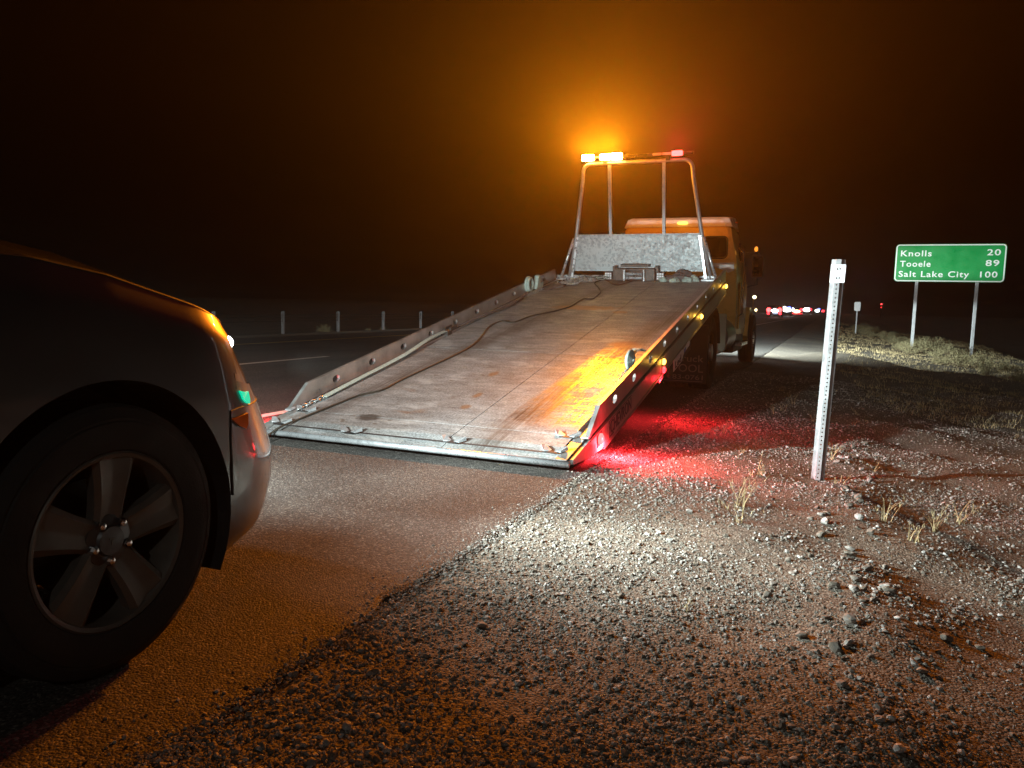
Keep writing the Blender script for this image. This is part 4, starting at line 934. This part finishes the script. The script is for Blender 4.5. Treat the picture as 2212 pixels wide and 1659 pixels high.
# ------------------------------------------------------------------ far traffic
def far_vehicle(x, y, w, hgt, label, lights, police=False, tail=True):
    v = thing('police_car' if police else 'distant_car', (x, y, 0), label, 'car', 'far vehicles on the road ahead')
    hw = w/2
    body = MB().prism([(y-2.3, .35), (y+2.3, .35), (y+2.35, .8), (y+1.2, .98), (y+.4, hgt), (y-1.9, hgt), (y-2.3, .95)], 0, x-hw, x+hw)
    part('body', body, 'far_dark', v)
    part('rear_window', MB().box((x-hw*.75, y-2.25, 1.02), (x+hw*.75, y-2.14, hgt-.15)), 'cab_glass', v)
    wm = make_mesh('wheel', MB().lathe([(0, -.1), (.2, -.1), (.34, -.1), (.34, .1), (.2, .1), (0, .1)], 20), 'tyre')
    for sx in (-1, 1):
        for sy in (-1.4, 1.4): link('wheel', wm, v, (sx*(hw-.12), sy, .34))
    for (dx, z, rx, rz, m, nm) in lights:
        part(nm, MB().ball((x+dx, y-2.40, z), (rx*1.5, .08, rz*1.55), 8), m, v, True)
    return v
far_vehicle(-7.35, 122, 2.05, 1.75, 'nearest dark vehicle far down the road with four red tail lights', [(-.82, 1.10, .22, .22, 'glow_red', 'tail_light'), (.72, 1.12, .20, .22, 'glow_red', 'tail_light'), (-.86, .62, .13, .14, 'glow_red_small', 'brake_light'), (.80, .62, .13, .14, 'glow_red_small', 'brake_light'), (0.05, 1.0, .34, .16, 'glow_white', 'plate_light'), (.12, .62, .28, .08, 'glow_led', 'plate_light')])
far_vehicle(-6.2, 175, 2.0, 1.7, 'second dark vehicle ahead with warm lit back and red lamps', [(-.9, 1.25, .3, .25, 'glow_white', 'tail_light'), (.85, 1.25, .2, .25, 'glow_red_small', 'tail_light'), (0, .95, .5, .22, 'glow_warm', 'plate_light'), (0, .5, .8, .06, 'glow_red_small', 'brake_light')])
far_vehicle(-7.6, 160, 2.0, 1.6, 'far patrol car with blue and white flashing roof lights', [(0.1, 1.2, .55, .25, 'glow_white', 'headlight'), (.55, 1.55, .22, .2, 'glow_blue', 'roof_light'), (-.4, 1.6, .3, .16, 'glow_white', 'roof_light')], True)
far_vehicle(-6.0, 260, 2.0, 1.6, 'far vehicle with white flashing lights beyond the patrol car', [(-.3, 1.5, .75, .4, 'glow_white', 'roof_light'), (.7, 1.6, .35, .25, 'glow_red_small', 'tail_light')], True)
far_vehicle(-4.2, 330, 2.0, 1.6, 'farthest vehicle showing a white and blue lamp', [(0, 1.3, .55, .35, 'glow_white', 'roof_light'), (.7, 1.9, .25, .3, 'glow_blue', 'roof_light')], True)
far_vehicle(-2.5, 420, 2.0, 1.6, 'tiny distant vehicle with a single red lamp at the horizon', [(0, 1.3, .5, .4, 'glow_red_small', 'tail_light')])
far_vehicle(-20.5, 235, 2.0, 1.5, 'oncoming vehicle across the median with two yellow headlights', [(-1.0, 1.0, .26, .26, 'glow_warm', 'headlight'), (1.1, 1.0, .26, .26, 'glow_warm', 'headlight')])

# ------------------------------------------------------------------ plants
def blade(mb, base, d, h, wd, bend, segs=3):
    side = Vector((-d.y, d.x, 0)).normalized()*wd if abs(d.x)+abs(d.y) > 1e-4 else Vector((wd, 0, 0)); o = len(mb.v)
    for k in range(segs+1):
        f = k/segs; p = Vector(base)+Vector((d.x*bend*f*f*h+d.x*.25*f*h, d.y*bend*f*f*h+d.y*.25*f*h, h*f*(1-.25*bend*f))); w = side*(1-f*.85)
        mb.v += [p-w, p+w]
    for k in range(segs): mb.f.append([o+2*k, o+2*k+1, o+2*k+3, o+2*k+2])
def weed(x, y, h, n, seed, label, mat='dry_stalk', group=None, spread=.8):
    r = random.Random(seed); z = float(gz(x, y)); mb = MB()
    for k in range(n):
        a = r.uniform(0, 6.283); d = Vector((math.cos(a), math.sin(a), 0)); b = (x+r.gauss(0, .016), y+r.gauss(0, .016), z-.005); hh = h*r.uniform(.45, 1.1)
        bend = r.uniform(.1, spread); blade(mb, b, d, hh, .0022+.0015*r.random(), bend, 5)
        for q in range(3):      # side twigs
            f = r.uniform(.4, .95); p = (b[0]+d.x*(bend*f*f+.25*f)*hh, b[1]+d.y*(bend*f*f+.25*f)*hh, z+hh*f*(1-.25*bend*f)); a2 = a+r.uniform(-1.4, 1.4)
            blade(mb, p, Vector((math.cos(a2), math.sin(a2), 0)), hh*.22, .002, .6, 2)
    return solo('dry_weed', mb, mat, (x, y, z), label, 'weed', group)
weed(-.39, 4.42, .20, 16, 1, 'tall dry yellow weed on the lit gravel between the bed and the post')
weed(-.36, 4.02, .13, 14, 2, 'low spreading dry weed just below the tallest weed on the gravel', spread=1.3)
weed(-.36, 5.35, .17, 9, 3, 'sparse curved dry weed near the red lit gravel beside the post', spread=1.2)
weed(.60, 4.62, .15, 16, 4, 'round dry weed right of the marker post on the dark slope')
weed(.78, 5.05, .14, 10, 5, 'small dry weed standing furthest right beside the round weed')
weed(.46, 4.25, .12, 10, 6, 'low dry weed nearest the camera right of the marker post')
weed(.10, 6.3, .12, 9, 8, 'tiny dry weed just behind the marker post')
weed(-.42, 2.75, .06, 8, 9, 'flattened dry weed among stones in the foreground gravel', spread=1.4)
rr_ = random.Random(77)
for k in range(34):
    y = rr_.uniform(4.5, 13); x = rr_.uniform(.2, .22*y+.9) if k % 3 else rr_.uniform(-.9, .2)
    if abs(x) < .12 and abs(y-5.6) < .4: continue
    weed(x, y, rr_.uniform(.06, .15), 8, 100+k, 'small dry weed scattered over the dark gravel slope', group='small weeds on the slope', spread=1.1)
def bush_mesh(seed, h=.55, rad=.45, n=900):
    r = random.Random(seed); mb = MB(); st = MB()
    for k in range(46):
        a = r.uniform(0, 6.283); el = r.uniform(.35, 1.45); L = h*r.uniform(.6, 1.1)
        tip = Vector((math.cos(a)*math.cos(el)*rad/h*L*1.2, math.sin(a)*math.cos(el)*rad/h*L*1.2, math.sin(el)*L)); base = Vector((r.gauss(0, .04), r.gauss(0, .04), 0))
        midp = (base+tip)*.5+Vector((0, 0, -.03)); st.tube([base, midp, tip], [.006, .004, .002], 4)
        for q in range(n//46):
            f = r.uniform(.35, 1.08); p = base.lerp(tip, f)+Vector((r.gauss(0, .03), r.gauss(0, .03), r.gauss(0, .025))); d = Vector((r.gauss(0, 1), r.gauss(0, 1), r.gauss(.9, .6))).normalized()
            s = d.cross(Vector((r.gauss(0, 1), r.gauss(0, 1), r.gauss(0, 1)))).normalized()*.007; L2 = r.uniform(.03, .07)
            mb.add([p-s, p+s, p+d*L2+s*.4, p+d*L2-s*.4], [(0, 1, 2, 3)])
    return make_mesh('crown', mb, 'brush_leaf'), make_mesh('stems', st, 'brush_stem')
BM = [bush_mesh(s) for s in (1, 2, 3)]
def bush(x, y, s, label, group, k):
    b = thing('brush_bush', (x, y, float(gz(x, y))-.02), label, 'bush', group); b.scale = (s, s, s*rr_.uniform(.8, 1.1)); b.rotation_euler = (0, 0, rr_.uniform(0, 6))
    link('crown', BM[k % 3][0], b); link('stems', BM[k % 3][1], b)
bush(3.15, 31.0, .85, 'big pale brush bush at the foot of the left sign post', None, 0)
bush(3.85, 30.2, .75, 'pale brush bush between the two sign posts', None, 1)
for k in range(60):
    y = 17+60*rr_.random()**1.2; x = 2.2+(66-y)/60*1.7+rr_.gauss(0, .45)
    bush(x, y, rr_.uniform(.42, .85), 'pale dry brush bush on the embankment below the road', 'brush bushes along the embankment', k)
for k in range(14):
    bush(-15.3-rr_.random()*2.0, 9+rr_.random()*40, rr_.uniform(.35, .75), 'small brush bush behind the median cable barrier', 'brush bushes on the median', k)

def grass_stuff():
    mb = MB(); r = random.Random(5)
    for k in range(5200):
        y = 10+52*r.random()**1.3; x = r.uniform(.3, 1.2+.12*y+1.5)-.1+.6*max(0, (16-y)/6); z = float(gz(x, y)); 
        for q in range(7):
            a = r.uniform(0, 6.283); blade(mb, (x+r.gauss(0, .05), y+r.gauss(0, .05), z-.01), Vector((math.cos(a), math.sin(a), 0)), r.uniform(.02, .07)*(1+.014*y), .003+.00012*y, r.uniform(.2, .9), 2)
    o = link('dry_grass', make_mesh('dry_grass', mb, 'dry_stalk')); tag(o, 'short dry grass over the roadside embankment', 'grass', kind='stuff')
grass_stuff()

# ------------------------------------------------------------------ gravel
def rock_mesh(seed):
    bm = bmesh.new(); bmesh.ops.create_icosphere(bm, subdivisions=2, radius=1); r = random.Random(seed); ph = [r.uniform(0, 6) for _ in range(5)]
    pl = [(Vector((r.gauss(0, 1), r.gauss(0, 1), r.gauss(0, 1))).normalized(), r.uniform(.55, .8)) for _ in range(7)]
    for v in bm.verts:
        for n, d in pl:
            q = v.co.dot(n)
            if q > d: v.co -= n*(q-d)
        v.co *= 1+.08*math.sin(4*v.co.x+ph[0])+.08*math.sin(5*v.co.y+ph[1]); v.co.z *= .62
    me = bpy.data.meshes.new('rock'); bm.to_mesh(me); bm.free(); me.materials.append(MATS['stone']); return me
RK = [rock_mesh(s) for s in range(5)]
rk = random.Random(42)
def rock(x, y, s):
    o = link('loose_stone', RK[rk.randrange(5)], None, (x, y, float(gz(x, y))+s*.35)); o.scale = (s, s*rk.uniform(.6, 1), s*rk.uniform(.6, 1)); o.rotation_euler = (rk.uniform(-.4, .4), rk.uniform(-.4, .4), rk.uniform(0, 6))
    tag(o, 'loose stone lying on the gravel shoulder', 'stone', 'loose stones on the shoulder')
for k in range(70):
    y = rk.uniform(2.2, 7.5); rock(.10+.015*y+rk.gauss(0, .13), y, rk.uniform(.014, .034))
for k in range(70): 
    y = rk.uniform(1.3, 4.2); rock(rk.uniform(-1.25, .25*y+.2), y, rk.uniform(.009, .022))
def scatter(name, pts, scl, rot, label):
    me = bpy.data.meshes.new(name); me.from_pydata(pts.tolist(), [], []); n = len(pts)
    for an, arr in (('scl', scl), ('rot', rot)):
        at = me.attributes.new(an, 'FLOAT_VECTOR', 'POINT'); at.data.foreach_set('vector', np.ascontiguousarray(arr, dtype=np.float32).ravel())
    o = link(name, me); me.materials.append(MATS['stone']); tag(o, label, 'gravel', kind='stuff')
    ng = bpy.data.node_groups.new('scatter_stones', 'GeometryNodeTree')
    ng.interface.new_socket('Geometry', in_out='INPUT', socket_type='NodeSocketGeometry'); ng.interface.new_socket('Geometry', in_out='OUTPUT', socket_type='NodeSocketGeometry')
    N = ng.nodes; L = ng.links; gi = N.new('NodeGroupInput'); go = N.new('NodeGroupOutput'); g2i = N.new('GeometryNodeGeometryToInstance')
    for k in range(5):
        ico = N.new('GeometryNodeMeshIcoSphere'); ico.inputs['Radius'].default_value = 1.0; ico.inputs['Subdivisions'].default_value = 2 if k == 0 else 1
        sp = N.new('GeometryNodeSetPosition'); nz = N.new('ShaderNodeTexNoise'); nz.noise_dimensions = '4D'; nz.inputs['W'].default_value = k*3.7; nz.inputs['Scale'].default_value = .9; nz.inputs['Detail'].default_value = 2.0
        sub = N.new('ShaderNodeVectorMath'); sub.operation = 'SUBTRACT'; sub.inputs[1].default_value = (.5, .5, .5); mul = N.new('ShaderNodeVectorMath'); mul.operation = 'SCALE'; mul.inputs['Scale'].default_value = 2.1
        L.new(nz.outputs['Color'], sub.inputs[0]); L.new(sub.outputs[0], mul.inputs[0]); L.new(ico.outputs['Mesh'], sp.inputs['Geometry']); L.new(mul.outputs[0], sp.inputs['Offset'])
        sm = N.new('GeometryNodeSetMaterial'); sm.inputs['Material'].default_value = MATS['stone']; L.new(sp.outputs[0], sm.inputs[0]); L.new(sm.outputs[0], g2i.inputs[0])
    iop = N.new('GeometryNodeInstanceOnPoints'); iop.inputs['Pick Instance'].default_value = True
    a1 = N.new('GeometryNodeInputNamedAttribute'); a1.data_type = 'FLOAT_VECTOR'; a1.inputs['Name'].default_value = 'scl'
    a2 = N.new('GeometryNodeInputNamedAttribute'); a2.data_type = 'FLOAT_VECTOR'; a2.inputs['Name'].default_value = 'rot'
    ri = N.new('FunctionNodeRandomValue'); ri.data_type = 'INT'
    [s for s in ri.inputs if s.name == 'Max' and s.type == 'INT'][0].default_value = 4
    L.new([s for s in ri.outputs if s.type == 'INT'][0], iop.inputs['Instance Index'])
    e2r = N.new('FunctionNodeEulerToRotation'); L.new(a2.outputs[0], e2r.inputs[0])
    L.new(gi.outputs[0], iop.inputs['Points']); L.new(g2i.outputs[0], iop.inputs['Instance']); L.new(a1.outputs[0], iop.inputs['Scale']); L.new(e2r.outputs[0], iop.inputs['Rotation']); L.new(iop.outputs[0], go.inputs[0])
    o.modifiers.new('scatter', 'NODES').node_group = ng
    return o
def gravel(n):
    d = 1.0+13*rng.random(n)**2.1; y = d
    x = -1.40+(0.36*y+2.3)*rng.random(n)
    on_road = rng.random(n) < .045; x = np.where(on_road, -1.35-rng.exponential(.055, n), x)
    dens = .55+.30*np.sin(2.3*x+1.1*y)+.30*np.sin(3.7*y-2.1*x+2)+.25*np.sin(7.1*x+5.3*y)+.2*np.sin(13*x-9*y); near = np.exp(-(x+1.4)/.55)
    ok = rng.random(n) < np.clip(dens+.9*near, .22, 1)
    x, y, on_road = x[ok], y[ok], on_road[ok]; n = len(x)
    r = np.exp(rng.normal(math.log(.0028), .55, n)); r = np.clip(r, .0013, .0105)*(1+.035*y); r = np.where(on_road, r*.6, r)
    z = np.where(x < -1.37, 0.0, gz(x, y))+r*.25
    scl = np.stack([r*rng.uniform(.8, 1.3, n), r*rng.uniform(.7, 1.1, n), r*rng.uniform(.45, .8, n)], 1)
    rot = np.stack([rng.uniform(-.5, .5, n), rng.uniform(-.5, .5, n), rng.uniform(0, 6.28, n)], 1)
    scatter('gravel', np.stack([x, y, z], 1), scl, rot, 'loose grey and tan gravel covering the road shoulder')
gravel(290000)

# ------------------------------------------------------------------ dusty night air
def haze():
    m = bpy.data.materials.new('haze'); m.use_nodes = True; nt = m.node_tree; nt.nodes.clear()
    out = nt.nodes.new('ShaderNodeOutputMaterial'); pv = nt.nodes.new('ShaderNodeVolumePrincipled')
    pv.inputs['Color'].default_value = (.9, .88, .85, 1); pv.inputs['Density'].default_value = HAZE_DENSITY; pv.inputs['Anisotropy'].default_value = 0.765
    nt.links.new(pv.outputs[0], out.inputs['Volume']); MATS['haze'] = m
    zmin = min(float(gz(1200, 100)), float(gz(-1200, 100)), float(gz(60, 100)))-1.0
    o = link('haze', make_mesh('haze', MB().box((-1300, -90, zmin), (1300, 1300, 13.0)), 'haze')); tag(o, 'thin dusty night air glowing around the amber beacon', 'haze', kind='stuff')
haze()
